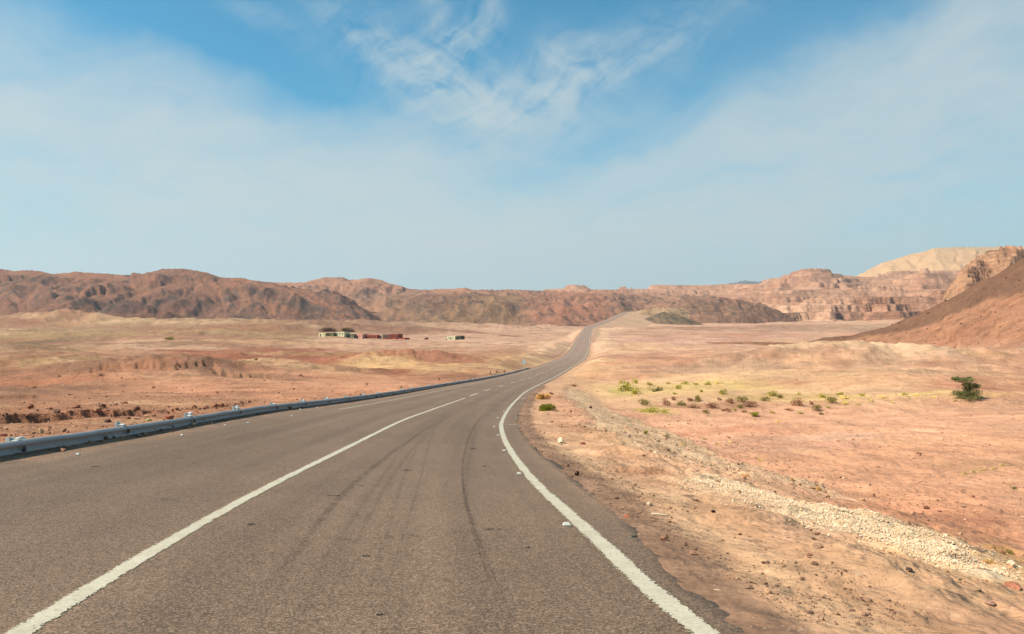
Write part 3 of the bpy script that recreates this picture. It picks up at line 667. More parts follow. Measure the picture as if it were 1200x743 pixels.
lay(sstep(hk + 0.10 * hn, 0.62, 0.70) , (136, 98, 76), 0.95)
lay(sstep(hn, 0.1, 0.35) * sstep(hk, 0.05, 0.3) * (hk < 0.6), (176, 112, 84), 0.6)
hf = fbm(gxf * .7 + gyf * .3, gyf, 7, 5, 411, .7)
lay(sstep(hf, 0.08, 0.3) * sstep(hk, 0.05, 0.3), (122, 88, 70), 0.55); lay(sstep(-hf, 0.12, 0.35) * sstep(hk, 0.05, 0.3) * (hk < .62), (206, 150, 110), 0.4)
gv = np.stack([gxf, gyf, gz.ravel()], 1)
nc = len(azc)
gf = grid_faces(len(rr), nc, True)[:, ::-1]
gv = np.concatenate([gv, [[0, 0, float(height(np.array([0.]), np.array([0.]))[0])]]]); tone = np.concatenate([tone, tone[:1]])
fan = np.stack([np.full(nc, len(gv) - 1), (np.arange(nc) + 1) % nc, np.arange(nc)], 1)
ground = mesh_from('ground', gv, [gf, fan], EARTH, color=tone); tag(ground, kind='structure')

# ------------------------------------------------------------------ hills
def expand(pl, n):
    pl = np.array(pl, float); k = np.arange(len(pl)); t = np.linspace(0, len(pl) - 1, n)
    return np.stack([np.interp(t, k, pl[:, j]) for j in range(pl.shape[1])], 1)
def px(*a): return [P(*q) for q in a]
def spurs(crest, every, length, seed, zb, jitter=0.35, toward=-1, drop=0.9):
    r = np.random.default_rng(seed); out = []
    c = np.array(crest); seg = np.concatenate([[0], np.cumsum(np.hypot(*np.diff(c[:, :2], axis=0).T))])
    t = r.uniform(0, every)
    while t < seg[-1]:
        p = np.array([np.interp(t, seg, c[:, j]) for j in range(3)])
        a = r.normal(0, jitter) + r.choice([-.25, .3]); L_ = length * r.uniform(0.6, 1.1); pts = [p.copy()]; q = p.copy(); H_ = p[2] - zb
        n = 6
        for i in range(1, n + 1):
            a += r.normal(0, 0.22); q = q + np.array([math.sin(a), toward * math.cos(a), 0]) * L_ / n
            f = 1 - (i / n) ** r.uniform(0.9, 1.3) * drop
            q[2] = zb + H_ * (0.97 if i == 1 else 1) * f
            pts.append(q.copy())
        out.append(pts); t += every * r.uniform(0.5, 1.5)
    return out
def hill_mesh(name, ridges, zb, az0, az1, r0, r1, daz, dr, slope, mat, colf, warpa=25, warpl=140, gul=(60, 9), pw=1.25, terr=None, seed=500, crestn=1.0, minR=40):
    a_ = np.radians(np.arange(az0, az1, daz)); r_ = r0 * np.exp(np.arange(0, math.log(r1 / r0), dr))
    RR, AA = np.meshgrid(r_, a_, indexing='ij'); x = (RR * np.sin(AA)).ravel(); y = (RR * np.cos(AA)).ravel()
    wx_ = x + warpa * fbm(x, y, warpl, 4, seed); wy_ = y + warpa * 1.3 * fbm(x, y, warpl, 4, seed + 5)
    best = np.full(x.shape, -1e3, np.float32); rel = np.zeros(x.shape, np.float32)
    for rd in ridges:
        rd = np.array(rd); ln = np.hypot(*np.diff(rd[:, :2], axis=0).T).sum(); step = max(6.0, float(r0) * 0.008)
        q = expand(rd, max(4, int(ln / step)))
        for (qx, qy, qz) in q:
            H_ = qz - zb
            if H_ <= 0: continue
            Rr = max(H_ / slope, minR)
            m = (np.abs(wx_ - qx) < Rr) & (np.abs(wy_ - qy) < Rr)
            i = np.flatnonzero(m)
            if not len(i): continue
            d = np.hypot(wx_[i] - qx, wy_[i] - qy) / Rr
            k = np.clip(1 - d, 0, 1); h = H_ * k ** pw
            u = h > best[i]; best[i[u]] = h[u]; rel[i[u]] = (k[u])
    h = np.maximum(best, -8); inside = best > 0
    cr = 1 - sstep(rel, 0.72, 0.96) * crestn
    g = ridged(x, y * 0.6, gul[0], 4, seed + 11, 0.55); amp = gul[1] * np.clip(rel * 5, 0, 1) * cr * np.clip(h / 40, 0.25, 1.2)
    h = h + g * amp + fbm(x, y, gul[0] * 0.25, 4, seed + 13, 0.6) * gul[1] * 0.35 * np.clip(rel * 6, 0, 1) * (0.18 + 0.82 * cr)
    if terr:
        T, sh, str_ = terr; hh = h / T + 0.5 * fbm(x, y, 300, 3, seed + 17); fr = hh - np.floor(hh)
        th = (np.floor(hh) + sstep(fr, 0.5 - sh, 0.5 + sh)) * T - (hh * T - h)
        kk = np.clip(rel * 5, 0, 1); h = h + (th - h) * str_ * kk
    z = np.where(inside, zb + h, zb - 8)
    z = np.where(rel < 0.03, np.minimum(z, zb + rel * 60 - 2), z)
    V = np.stack([x, y, z], 1); F_ = grid_faces(len(r_), len(a_))[:, ::-1]
    keep = inside[F_].any(1); F_ = F_[keep]; used = np.unique(F_); re = np.full(len(V), -1); re[used] = np.arange(len(used))
    V = V[used]; F_ = re[F_]; rel = rel[used]
    # steepness
    col = colf(V[:, 0], V[:, 1], V[:, 2], rel, (h[used]))
    o = mesh_from(name, V, F_, mat, color=col); tag(o, kind='structure'); return o
def C(c): return np.array(srgb(*c))
def blendc(base, *lay_):
    col = np.zeros((len(lay_[0][0]), 3)); col[:] = C(base)
    for m, c in lay_:
        m = np.clip(m, 0, 1)[:, None]; col = col * (1 - m) + C(c) * m
    return col
#HILLS
ZB = -21
left_crest = px((-330,300,2000),(-200,310,2000),(-100,304,2000),(0,314,1950),(15,317,1950),(31,316,1950),(48,317.6,1950),(68,321,1950),(90,317.6,1950),(105,319,1950),(135,321,1950),(164,322.5,1950),(176,317.6,1900),(192,314.5,1880),(220,314.5,1880),(240,318.6,1860),(258,325,1860),(281,325,1840),(300,328,1820))
left_back = px((100,320,2450),(115,317,2450),(128,315.8,2450),(151,315.8,2450),(164,322,2450))
mid_back = px((315,331,2600),(332,330.5,2600),(360,330.5,2600),(372,327,2600),(385,324.5,2600),(402,325,2600),(410,328,2600),(430,325.5,2600),(442,327,2600),(455,334,2600),(472,337.5,2600),(495,339,2500),(515,338.3,2500),(535,338,2500),(544,337,2450),(552,339,2450),(600,338.3,2450),(642,340,2450),(700,341,2400),(760,343,2400),(830,346,2300))
lf_ridges = [left_crest] + spurs(left_crest, 150, 600, 31, ZB) + [
    px((150,331,1850),(165,340,1780),(185,355,1700),(215,372,1620),(243,388,1560)),
    px((262,326,1840),(280,338,1760),(300,352,1660),(330,372,1560),(345,384,1500)),
    px((240,320,1860),(235,335,1760),(250,352,1680),(270,372,1590)),
    px((300,328,1820),(320,331,1780),(342,340,1720),(365,349,1660),(395,364,1590),(430,381,1520)),
    px((330,335,1800),(355,338,1760),(372,345,1700),(410,362,1620),(442,380,1560)),
    px((75,340,1700),(90,350,1640),(100,365,1560)), px((10,335,1750),(25,350,1650),(30,368,1560)),
    px((128,372,1480),(140,360,1470),(153,353.5,1465),(166,360,1470),(185,374,1480)),
    px((-60,340,1700),(-30,355,1600),(0,368,1520))]
mid_ridges = [mid_back] + spurs(mid_back, 190, 620, 37, ZB) + [
    px((440,352,2100),(470,346,2100),(500,344,2080),(540,344,2050),(552,342,2050),(580,346,2050),(620,344,2050),(650,345,2050),(690,343,2050),(720,344,2050),(760,346,2050),(800,352,2000)),
    px((455,366,1750),(485,358,1740),(525,352,1720),(545,357,1720),(556,368,1700)),
    px((560,362,1700),(575,353,1720),(600,352,1740),(625,360,1700),(650,372,1600)),
    px((640,352,1850),(665,358,1780),(690,370,1700)),(px((715,350,1850),(705,360,1780),(700,372,1700))),
    px((730,352,1950),(760,352,1900),(790,356,1850),(800,362,1800)),
    px((380,352,2200),(400,345,2250),(420,350,2200),(430,362,2100))]
def col_left(x, y, z, rel, h):
    a = fbm(x, y, 260, 5, 601, 0.6); b = fbm(x, y, 75, 6, 602, 0.72); u = x / y
    rk = sstep(u, -0.42, -0.36) * (1 - sstep(u, -0.20, -0.14))
    return blendc((164, 114, 88), (sstep(a, 0.0, 0.3) * 0.6, (146, 100, 78)), (sstep(-a, 0.1, 0.4) * 0.6, (176, 118, 88)),
                  (sstep(b, -0.05, 0.25) * (0.3 + 0.65 * rk), (100, 80, 68)), (sstep(rk * (0.5 + b * .6), 0.3, .9) * 0.6, (122, 94, 78)), (sstep(rel, 0.72, 0.97) * 0.45, (190, 130, 98)),
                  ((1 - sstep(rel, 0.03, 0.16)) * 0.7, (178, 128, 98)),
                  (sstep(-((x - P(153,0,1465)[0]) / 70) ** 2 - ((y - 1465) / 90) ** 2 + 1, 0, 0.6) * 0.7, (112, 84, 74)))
def col_mid(x, y, z, rel, h):
    a = fbm(x, y, 260, 5, 611, 0.6); b = fbm(x, y, 70, 5, 612, 0.6); u = x / y
    ol = sstep(u, -0.20, -0.10) * (1 - sstep(u, -0.02, 0.06)); hi = sstep(z, 55, 95) * sstep(y, 2200, 2400)
    return blendc((188, 140, 110), (ol * (1 - hi) * 0.85, (164, 126, 92)), (sstep(a, 0.05, 0.3) * 0.6, (150, 104, 84)), (sstep(-a, 0.1, 0.35) * 0.6, (188, 132, 102)),
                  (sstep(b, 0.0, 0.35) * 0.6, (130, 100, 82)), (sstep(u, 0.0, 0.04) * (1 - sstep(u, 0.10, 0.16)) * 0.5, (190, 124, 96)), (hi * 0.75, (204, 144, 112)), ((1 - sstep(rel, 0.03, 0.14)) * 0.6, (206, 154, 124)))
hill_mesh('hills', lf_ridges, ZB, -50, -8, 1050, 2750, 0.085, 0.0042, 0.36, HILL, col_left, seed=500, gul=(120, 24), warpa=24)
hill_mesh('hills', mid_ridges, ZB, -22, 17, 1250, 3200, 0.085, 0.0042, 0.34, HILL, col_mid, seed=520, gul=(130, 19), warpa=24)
# pale rock caps and layered sandstone further off
caps = px((630,342,3300),(650,338,3300),(655,336,3300),(675,334,3300),(695,337,3300),(715,337.3,3300),(732,336,3300),(760,336,3300),(767,334,3300),(785,334,3300),(810,334.5,3300),(827,334,3300),(840,332.5,3300),(860,332.3,3300),(883,331.7,3200),(905.5,327,3100),(924,322,3000),(940,317.5,2950),(950,312.7,2900),(959,314.3,2900),(972,317.5,2900),(978,324,2950),(1000,323.4,3000),(1016,323,3000),(1026,321,3000),(1060,318,3000),(1100,318,3000),(1140,315,3000),(1200,312,3000),(1300,300,3000))
sandr = [caps] + spurs(caps, 160, 380, 41, ZB, drop=.8) + [
    px((925,322,2900),(915,336,2700),(905,350,2500)), px((950,313,2880),(955,330,2700),(965,345,2500)), px((972,318,2880),(990,332,2700),(1010,345,2400)),
    px((1040,328,2500),(1062,326,2500),(1085,315,2480),(1108,326,2450),(1125,333,2400)), px((1085,315,2480),(1080,335,2300),(1075,352,2100)),
    px((880,345,2300),(930,338,2300),(970,338,2300),(1020,336,2300),(1080,338,2200),(1140,330,2100),(1220,320,2000))]
def col_sand(x, y, z, rel, h):
    a = fbm(x, y, 240, 5, 621, 0.6); b = fbm(x, y, 50, 5, 622, 0.6)
    return blendc((214, 160, 126), (sstep(a, 0.0, 0.3) * 0.6, (196, 136, 106)), (sstep(b, 0.1, 0.4) * 0.55, (160, 108, 84)), (sstep(-b, 0.15, 0.4) * 0.5, (228, 178, 142)), ((1 - sstep(rel, 0.03, 0.2)) * 0.5, (206, 156, 130)))
hill_mesh('cliffs', sandr, ZB, 1, 42, 1900, 3600, 0.08, 0.0042, 0.40, SAND, col_sand, seed=540, terr=(20, 0.15, 0.9), gul=(130, 10), pw=1.1)
front = [px((888,374,1650),(900,370,1650),(925,357,1620),(945,352,1600),(975,351,1600),(1010,350,1600),(1040,347,1600),(1080,344,1580),(1130,338,1560),(1200,325,1500),(1300,310,1500)),
         px((925,357,1620),(920,366,1540),(915,376,1480)), px((985,351,1600),(975,362,1500),(968,375,1430)), px((1040,347,1600),(1045,358,1480),(1050,372,1400)), px((1000,351,1600),(1005,365,1500))]
def col_front(x, y, z, rel, h):
    b = fbm(x, y, 30, 5, 632, 0.6); a = fbm(x, y, 130, 4, 633)
    return blendc((238, 184, 148), (sstep(b, 0.1, 0.35) * 0.5, (196, 138, 104)), (sstep(a, 0.05, 0.3) * .4, (170, 112, 88)), ((1 - sstep(rel, 0.05, 0.3)) * 0.8, (236, 188, 152)), (sstep(x / y, 0.42, 0.47) * 0.7, (190, 134, 104)), (sstep(b + .5 * a, -0.05, 0.2) * sstep(x / y, .40, .43) * 0.6, (140, 94, 74)))  # lit left part kept pale, shaded recesses painted dark on the right
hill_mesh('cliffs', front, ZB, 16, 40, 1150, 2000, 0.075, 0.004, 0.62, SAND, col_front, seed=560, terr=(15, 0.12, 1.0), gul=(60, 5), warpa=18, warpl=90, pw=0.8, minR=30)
darkr = [px((790,366,1500),(805,358,1500),(825,350,1500),(845,347.5,1500),(855,348.5,1500),(872,351,1500),(884,356,1500),(892,364,1500)),
         px((820,350,1500),(825,362,1420)), px((850,348,1500),(858,362,1420)), px((870,351,1500),(868,364,1420))]
def col_dark(x, y, z, rel, h):
    b = fbm(x, y, 25, 5, 642, 0.6)
    return blendc((172, 128, 102), (sstep(b, -0.1, 0.3) * 0.6, (128, 98, 84)), (sstep(x / y, .19, .24) * (-1) + 1, (176, 132, 104)), ((1 - sstep(rel, 0.05, 0.25)) * 0.6, (184, 138, 112)))
hill_mesh('hills', darkr, ZB, 8, 26, 1200, 1750, 0.075, 0.004, 0.50, HILL, col_dark, seed=580, gul=(46, 8), warpa=14, warpl=90, pw=0.85)
olive = [px((752,377,1300),(765,370,1300),(780,363.5,1300),(793,370,1300),(803,377,1300)), px((735,368,1420),(755,362,1430),(775,360,1430),(800,360,1450),(820,366,1450))]
def col_olive(x, y, z, rel, h):
    return blendc((158, 130, 98), (sstep(y, 1350, 1380), (206, 166, 128)), (sstep(fbm(x, y, 20, 4, 652), 0, .3) * .5, (134, 108, 84)))
hill_mesh('hills', olive, ZB, 6, 16, 1120, 1600, 0.075, 0.004, 0.40, HILL, col_olive, seed=590, gul=(24, 2), warpa=8, warpl=60, pw=1.0, minR=30)
rocks_r = [px((1125,326,1150),(1134,319,1150),(1143,309,1150),(1150,298,1150),(1158,293,1150),(1168,290,1150),(1178,287.5,1150),(1190,288,1150),(1200,289.6,1150),(1225,283,1150),(1280,270,1130),(1360,262,1100)),
           px((1150,298,1150),(1135,318,1060),(1128,335,1000)), px((1190,288,1150),(1185,305,1050),(1180,325,960))]
hill_mesh('cliffs', rocks_r, -12, 26, 44, 800, 1500, 0.075, 0.004, 1.5, SAND, lambda x, y, z, r, h: blendc((218, 162, 122), (sstep(fbm(x, y, 30, 5, 661), 0, .3) * .6, (168, 112, 84)), (sstep(-fbm(x, y, 40, 4, 662), .1, .3) * .5, (222, 168, 130))), seed=600, terr=(7, 0.13, 0.85), gul=(30, 5), warpa=12, warpl=70, pw=0.9)
mesa = [px((1005,333,4300),(1020,326,4300),(1030,320,4300),(1042,312.7,4300),(1061,300,4300),(1075,296,4300),(1083,295.3,4300),(1095,289.8,4300),(1120,288.6,4300),(1165,288.4,4300),(1230,288,4300),(1330,286,4300),(1420,292,4300)),
        px((1095,290,4300),(1100,304,4050),(1106,318,3850)), px((1061,300,4300),(1062,312,4100)), px((1150,289,4300),(1145,305,4050)), px((1125,289,4300),(1128,303,4080))]
hill_mesh('mesa', mesa, -10, 20, 46, 3500, 5200, 0.07, 0.004, 0.62, MESA, lambda x, y, z, r, h: blendc((238, 188, 138), (sstep(250 - z + 50 * fbm(x, y, 200, 3, 671), 0, 120) * .85, (226, 172, 148)), (sstep(z, 350, 390), (226, 184, 136))), seed=620, gul=(180, 24), warpa=30, warpl=300, pw=0.7)
blue = [px((835,335,9000),(845,332.5,9000),(858,331,9000),(868,328.6,9000),(877,327.6,9000),(886,329,9000),(899,328.8,9000),(912,334,9000),(925,337,9000)), ]
hill_mesh('hills', blue, -10, 13, 22, 8000, 10500, 0.08, 0.006, 0.40, MESA, lambda x, y, z, r, h: blendc((120, 112, 112), (r * 0, (0, 0, 0))), seed=640, gul=(300, 20), warpa=30, warpl=400)

# ------------------------------------------------------------------ road
rs = S[(S < SY(1700))]
oc = np.array([-5.25, -5.0, -4.4, -3.8, -3.2, -2.4, -1.6, -0.8, 0, 0.8, 1.6, 2.4, 3.2, 3.8, 4.2, 4.38])
nO = len(oc)
OO = np.tile(oc, (len(rs), 1)); SS = np.repeat(rs[:, None], nO, 1)
rag = 0.10 * fbm(rs, rs * 0, 0.9, 4, 701, 0.65) + 0.14 * fbm(rs, rs * 0 + 5, 5, 3, 702)
eo = np.interp(np.interp(rs, S, RC[:, 1]), [0, 4.5, 6, 8, 12], [-0.42, -0.40, -0.28, -0.12, 0])
OO[:, -1] += rag + eo; OO[:, -2] += rag * 0.6 + eo; OO[:, -3] += eo * 0.3
OO[:, 0] += rag[::-1]
rp = road_pt(SS.ravel(), OO.ravel()).reshape(len(rs), nO, 3)
rp[:, 1:-1, 2] += 0.004 * fbm(rp[:, 1:-1, 0], rp[:, 1:-1, 1], 2.5, 3, 703)
lo = rp[:, -1:, :].copy(); lo[:, 0, 2] -= 0.06; ll = rp[:, :1, :].copy(); ll[:, 0, 2] -= 0.30
rp = np.concatenate([ll, rp, lo], 1); uvr = np.concatenate([OO[:, :1], OO, OO[:, -1:]], 1); us = np.concatenate([SS[:, :1], SS, SS[:, -1:]], 1)
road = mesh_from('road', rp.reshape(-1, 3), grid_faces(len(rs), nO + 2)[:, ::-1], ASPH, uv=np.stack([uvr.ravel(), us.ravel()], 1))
tag(road, kind='structure')
def strip(name, ss, oo, w, dz, mat, parent=road, taper=False):
    ss = np.asarray(ss, float); oo = np.asarray(oo, float) * np.ones(len(ss)); ac = np.array([-1, -0.33, 0.33, 1])
    W_ = w * np.ones(len(ss))
    if taper: W_ = W_ * np.minimum(1, np.minimum(np.arange(len(ss)), np.arange(len(ss))[::-1]) / (len(ss) * 0.15) + 0.15)
    # side shift measured square to the strip itself
    ds = np.gradient(ss); do = np.gradient(oo); ln = np.hypot(ds, do)
    A = np.tile(ac, (len(ss), 1)) * W_[:, None] / 2
    o2 = oo[:, None] + A * (ds / ln)[:, None]; s2 = ss[:, None] - A * (do / ln)[:, None]
    p = road_pt(s2.ravel(), o2.ravel(), dz)
    p[:, 2] += 0.004 * fbm(p[:, 0], p[:, 1], 2.5, 3, 703)
    cum = np.repeat(np.cumsum(ln), 4)
    return mesh_from(name, p, grid_faces(len(ss), 4)[:, ::-1], mat, parent=parent, uv=np.stack([np.tile(ac, len(ss)), cum], 1))
lw = lambda s_, w: w * (1 + np.clip((np.interp(s_, S, RC[:, 1]) - 60) / 500, 0, 1) * 0.6)
PAINT_L = paint_mat('dusty_white_paint', 0.8, (214, 200, 176))
a = S[(S > SY(-20)) & (S < SY(1400))]
wobble = 0.02 * fbm(a, a * 0, 6, 3, 711)
strip('edge_line', a, 3.65 + wobble, lw(a, 0.185), 0.005, PAINT)
a = S[(S > SY(34)) & (S < SY(1400))]; strip('edge_line', a, -3.65, lw(a, 0.14), 0.005, PAINT_L)
a = S[(S > SY(-20)) & (S < SY(54.6))]; strip('centre_line', a, 0.01 * fbm(a, a * 0, 5, 2, 712), 0.165, 0.005, PAINT)
y = SY(57.6); first = True
while y < SY(330):
    ln = 6.0 if first else 4.2
    strip('centre_dash', np.linspace(y, y + ln, 10), 0, lw(np.full(10, y), 0.17), 0.005, PAINT); y += 12.0 if first else 12.9; first = False
a = S[(S > y) & (S < SY(1350))]; strip('centre_line', a, 0, 0.16, 0.008, paint_mat('faint_white_paint', 1.0, (206, 180, 158)))
for (u0, v0, u1, v1) in ((595.5, 497.6, 607.5, 497.6), (608, 467.2, 617, 466.6)):      # short bars across the hard shoulder
    s0, o0 = road_hit(u0, v0); s1, o1 = road_hit(u1, v1)
    strip('cross_bar', np.linspace(s0, s1, 6), np.linspace(o0, o1, 6), 0.16, 0.006, PAINT)
TYRE = mark_mat('tyre_rubber', (0.03, 0.025, 0.022), 0.22, 0.85); TYRE2 = mark_mat('tyre_rubber_faint', (0.035, 0.03, 0.026), 0.17, 0.85)
def tyre(pts, w, mat=TYRE):
    h = np.array([road_hit(*p) for p in pts]); h = h[np.argsort(h[:, 0])]
    ss = np.linspace(h[0, 0], h[-1, 0], 160); oo = np.polyval(np.polyfit(h[:, 0] - h[0, 0], h[:, 1], 3 if len(h) > 5 else 2), ss - h[0, 0])
    strip('tyre_mark', ss, oo, w * 1.4, 0.003, mat, taper=True)
main = [(567,487),(553,505),(543.5,521.5),(540.7,558),(547,603),(563,652),(579,684.6),(602,742)]
tyre(main, 0.05); tyre([(u + 0.000 * v + 7 * (v - 470) / 270, v) for u, v in main], 0.04)
tyre([(534.6,485),(504,517.5),(497.9,533.8),(487.7,582.7),(477.5,615),(465,644),(455,684.6),(444,722)], 0.045)
tyre([(522,493),(485.6,521.5),(461,562),(440,590),(424.5,611),(398,668),(380,738)], 0.06)
tyre([(515,497),(474,525),(448,560),(425,585),(402,619),(370,665)], 0.05, TYRE2)
tyre([(520,500),(490,522),(474,560),(458,600),(440,650),(425,720)], 0.05, TYRE2)
tyre([(545,478),(505,500),(470,520),(430,555),(380,610),(330,680),(300,740)], 0.12, TYRE2)
tyre([(556,500),(549,540),(551,590),(566,640),(590,700),(606,740)], 0.09, TYRE2)
tyre([(500,505),(455,535),(410,575),(350,640),(280,740)], 0.10, TYRE2)
TAR = mark_mat('old_tar', (0.012, 0.012, 0.012), 1.35, 0.5)
for (u, v, ru) in ((390,580,8),(582,620,13),(617,642,4),(430,653,5),(245,722,6),(441,720,6),(480,552,6),(570,546,5),(554,526,4),(422,568,3),(295,615,5),(112,547,5)):
    s0, o0 = road_hit(u, v); yy = np.interp(s0, S, RC[:, 1]); r_ = ru / F * yy
    t = np.linspace(-1, 1, 9); hw = 0.035 * yy / 6
    ob = mesh_from('tar_spot', *(lambda p: (p, grid_faces(9, 4)[:, ::-1]))(road_pt((s0 + (np.array([-1, -.33, .33, 1])[None, :] * (np.sqrt(1.02 - t * t) * hw)[:, None] * (1 + .5 * rng.standard_normal((9, 1))))).ravel(), np.repeat(o0 + t * r_, 4), 0.004)), TAR, parent=road, uv=np.stack([np.tile([-1, -.33, .33, 1], 9) , np.repeat(t, 4)], 1))

# ------------------------------------------------------------------ road studs
STUDM = plain_mat('stud_plastic', srgb(238, 232, 214), 0.5, 0, 0.1)
b = Box(); b.box(-.055, .055, -.045, .045, 0, .012); b.add([(-.05,-.04,.012),(.05,-.04,.012),(.05,.04,.012),(-.05,.04,.012),(-.032,-.02,.03),(.032,-.02,.03),(.032,.02,.03),(-.032,.02,.03)],
        [(4,5,6,7),(0,1,5,4),(1,2,6,5),(2,3,7,6),(3,0,4,7)])
stud0 = b.build('road_stud', STUDM, link=False)
def stud(u, v, where, grp):
    s0, o0 = road_hit(u, v); p = road_pt([s0], [o0], 0.006)[0]; o = stud0.copy(); COL.objects.link(o); o.location = p
    i = np.searchsorted(S, s0); o.rotation_euler = (0, 0, math.atan2(-RNm[i, 0], RNm[i, 1]) + math.pi / 2 + rng.normal(0, .1)); sc_ = 0.68; o.scale = (sc_, sc_, 1)
    tag(o, where, 'road stud', grp); return o
stud(665.4, 616, 'cream road stud beside the right edge line, nearest of its row', 'road studs along the right edge line')
stud(609.6, 555, 'small pale road stud inside the right edge line, second from the front of its row', 'road studs along the right edge line')
for (u, v) in ((590,529),(582.7,511),(579.4,500.7),(583,489.7),(590,482),(600,473.5)):
    stud(u, v, 'tiny pale road stud inside the bend of the right edge line', 'road studs along the right edge line')
stud(91, 533.8, 'flat white road stud on the left shoulder, nearest to the camera there', 'road studs along the left shoulder')
for (u, v) in ((213.6,510.5),(264,499),(290,496),(342,487.5),(352,480),(372,478)):
    stud(u, v, 'small white road stud on the far left shoulder by the guardrail', 'road studs along the left shoulder')

# ------------------------------------------------------------------ guardrail
GALV = plain_mat('galvanised_steel', (0.34, 0.33, 0.31), 0.55, 0.0, 0.25, 3.0)
GALVP = plain_mat('pale_steel', (0.50, 0.52, 0.50), 0.6, 0.0, 0.15)
WHITE = plain_mat('chalky_white', (0.62, 0.62, 0.58), 0.8, 0, 0.1); RED = plain_mat('red_reflector', (0.22, 0.02, 0.03), 0.35); DARK = plain_mat('dark_rubber', (0.03, 0.03, 0.035), 0.5)
prof = np.array([(0.0, 0.0), (0.012, 0.012), (0.075, 0.055), (0.083, 0.075), (0.075, 0.097), (0.015, 0.138), (0.008, 0.155), (0.015, 0.172), (0.075, 0.213), (0.083, 0.235), (0.075, 0.255), (0.012, 0.298), (0.0, 0.31)])
prof[:, 1] *= 0.88
prof = np.concatenate([prof, prof[::-1] + [(-0.010, 0)]])
def guardrail(name, y0, y1, off, zb, label, post_step, lod=False, face=1):
    root = empty(name, tuple(road_pt([SY(y0)], [off])[0])); tag(root, label, 'guardrail'); L0 = np.array(root.location)
    s0, s1 = SY(y0), SY(y1); ss = S[(S > s0) & (S < s1)]; n = len(prof)
    dz = zb + 0.02 * fbm(ss, ss * 0, 5, 3, 801) + 0.012 * fbm(ss, ss * 0, 1.5, 2, 803); do = 0.03 * fbm(ss, ss * 0, 4, 3, 802)
    V = road_pt(np.repeat(ss, n), (off + do)[:, None].repeat(n, 1).ravel() + face * np.tile(prof[:, 0], len(ss)))
    base = road_pt(ss, off + do)[:, 2]
    V[:, 2] = np.repeat(base + dz, n) + np.tile(prof[:, 1], len(ss))
    ends = [np.arange(n)[None, :], (np.arange(n) + (len(ss) - 1) * n)[None, ::-1]]
    mesh_from('rail', V - L0, [grid_faces(len(ss), n, True)] + ends, GALV, parent=root)
    k = 0; s_ = s0 + 1.2
    pb = Box(); pb.box(-.085, .085, -.035, -.028, -0.6, .35); pb.box(-.085, -.078, -.028, .03, -0.6, .35); pb.box(.078, .085, -.028, .03, -0.6, .35)
    post0 = pb.build('post', GALVP, link=False)
    sb = Box(); sb.box(-.07, .07, .03, .15, .06, .30); sp0 = sb.build('spacer', GALVP, link=False)
    cb = Box(); cb.box(.14, .40, -.03, .05, .265, .315); cb.box(.20,.36,-.02,.04,.315,.33); cap0 = cb.build('reflector_plate', WHITE, link=False)
    rb = Box(); rb.box(-.05, .05, .236, .248, .09, .19); rb.box(-.02, .02, .248, .256, .12, .16)
    red0 = rb.build('reflector', RED, link=False); dk0 = rb.build('reflector', DARK, link=False)
    while s_ < s1 - 0.5:
        p = road_pt([s_], [off - face * 0.155])[0]; i = min(np.searchsorted(S, s_), len(S) - 1); a = math.atan2(_t[i, 1], _t[i, 0]) + (math.pi if face > 0 else 0)
        p = p - L0; p[2] += zb + rng.normal(0, .015)
        po = post0.copy(); COL.objects.link(po); po.parent = root; po.location = p; po.rotation_euler = (rng.normal(0, .03), rng.normal(0, .03), a)
        if not lod:
            for q, c_ in ((sp0, 1), (cap0, k % 3 != 2), (red0 if k % 4 == 0 else dk0, 1)):
                if c_:
                    z_ = q.copy(); COL.objects.link(z_); z_.parent = po
                    if q is cap0: z_.scale = (-1, 1, 1)
        s_ += post_step; k += 1
    return root
guardrail('guardrail', 8.6, 176, -5.2, 0.0, 'long grey steel guardrail along the left edge of the near road, half buried in dirt', 4.05)
guardrail('guardrail', 900, 1330, 5.1, 0.35, 'distant dark guardrail along the right edge of the climbing far road', 8.0, True, -1)
guardrail('guardrail', 770, 900, -5.3, 0.35, 'short distant guardrail on the left edge where the far road starts to climb', 8.0, True, 1)

# ------------------------------------------------------------------ stones
def ico(sub):
    t = (1 + 5 ** .5) / 2
    v = [(-1,t,0),(1,t,0),(-1,-t,0),(1,-t,0),(0,-1,t),(0,1,t),(0,-1,-t),(0,1,-t),(t,0,-1),(t,0,1),(-t,0,-1),(-t,0,1)]
    f = [(0,11,5),(0,5,1),(0,1,7),(0,7,10),(0,10,11),(1,5,9),(5,11,4),(11,10,2),(10,7,6),(7,1,8),(3,9,4),(3,4,2),(3,2,6),(3,6,8),(3,8,9),(4,9,5),(2,4,11),(6,2,10),(8,6,7),(9,8,1)]
    v = [np.array(p) / np.linalg.norm(p) for p in v]
    for _ in range(sub):
        cache = {}; nf = []
        def mid(a, b):
            k = (min(a, b), max(a, b))
            if k not in cache:
                p = v[a] + v[b]; v.append(p / np.linalg.norm(p)); cache[k] = len(v) - 1
            return cache[k]
        for a, b_, c in f:
            x, y_, z = mid(a, b_), mid(b_, c), mid(c, a); nf += [(a, x, z), (b_, y_, x), (c, z, y_), (x, y_, z)]
        f = nf
    return np.array(v), np.array(f)
IV0, IF0 = ico(0); IV1, IF1 = ico(1); IV2, IF2 = ico(2)
def lump(V, r, fl=0.7, jag=0.18, planes=7):
    """irregular angular stone: sphere cut by random planes"""
    v = V * 1.0
    for _ in range(planes):
        n = r.normal(size=3); n /= np.linalg.norm(n); d = r.uniform(0.55, 0.85); k = v @ n; v = v - np.maximum(k - d, 0)[:, None] * n
    v = v * (1 + jag * r.normal(size=(len(v), 1)) * 0.4) * [1, r.uniform(.65, 1), fl * r.uniform(.8, 1.1)]
    return v
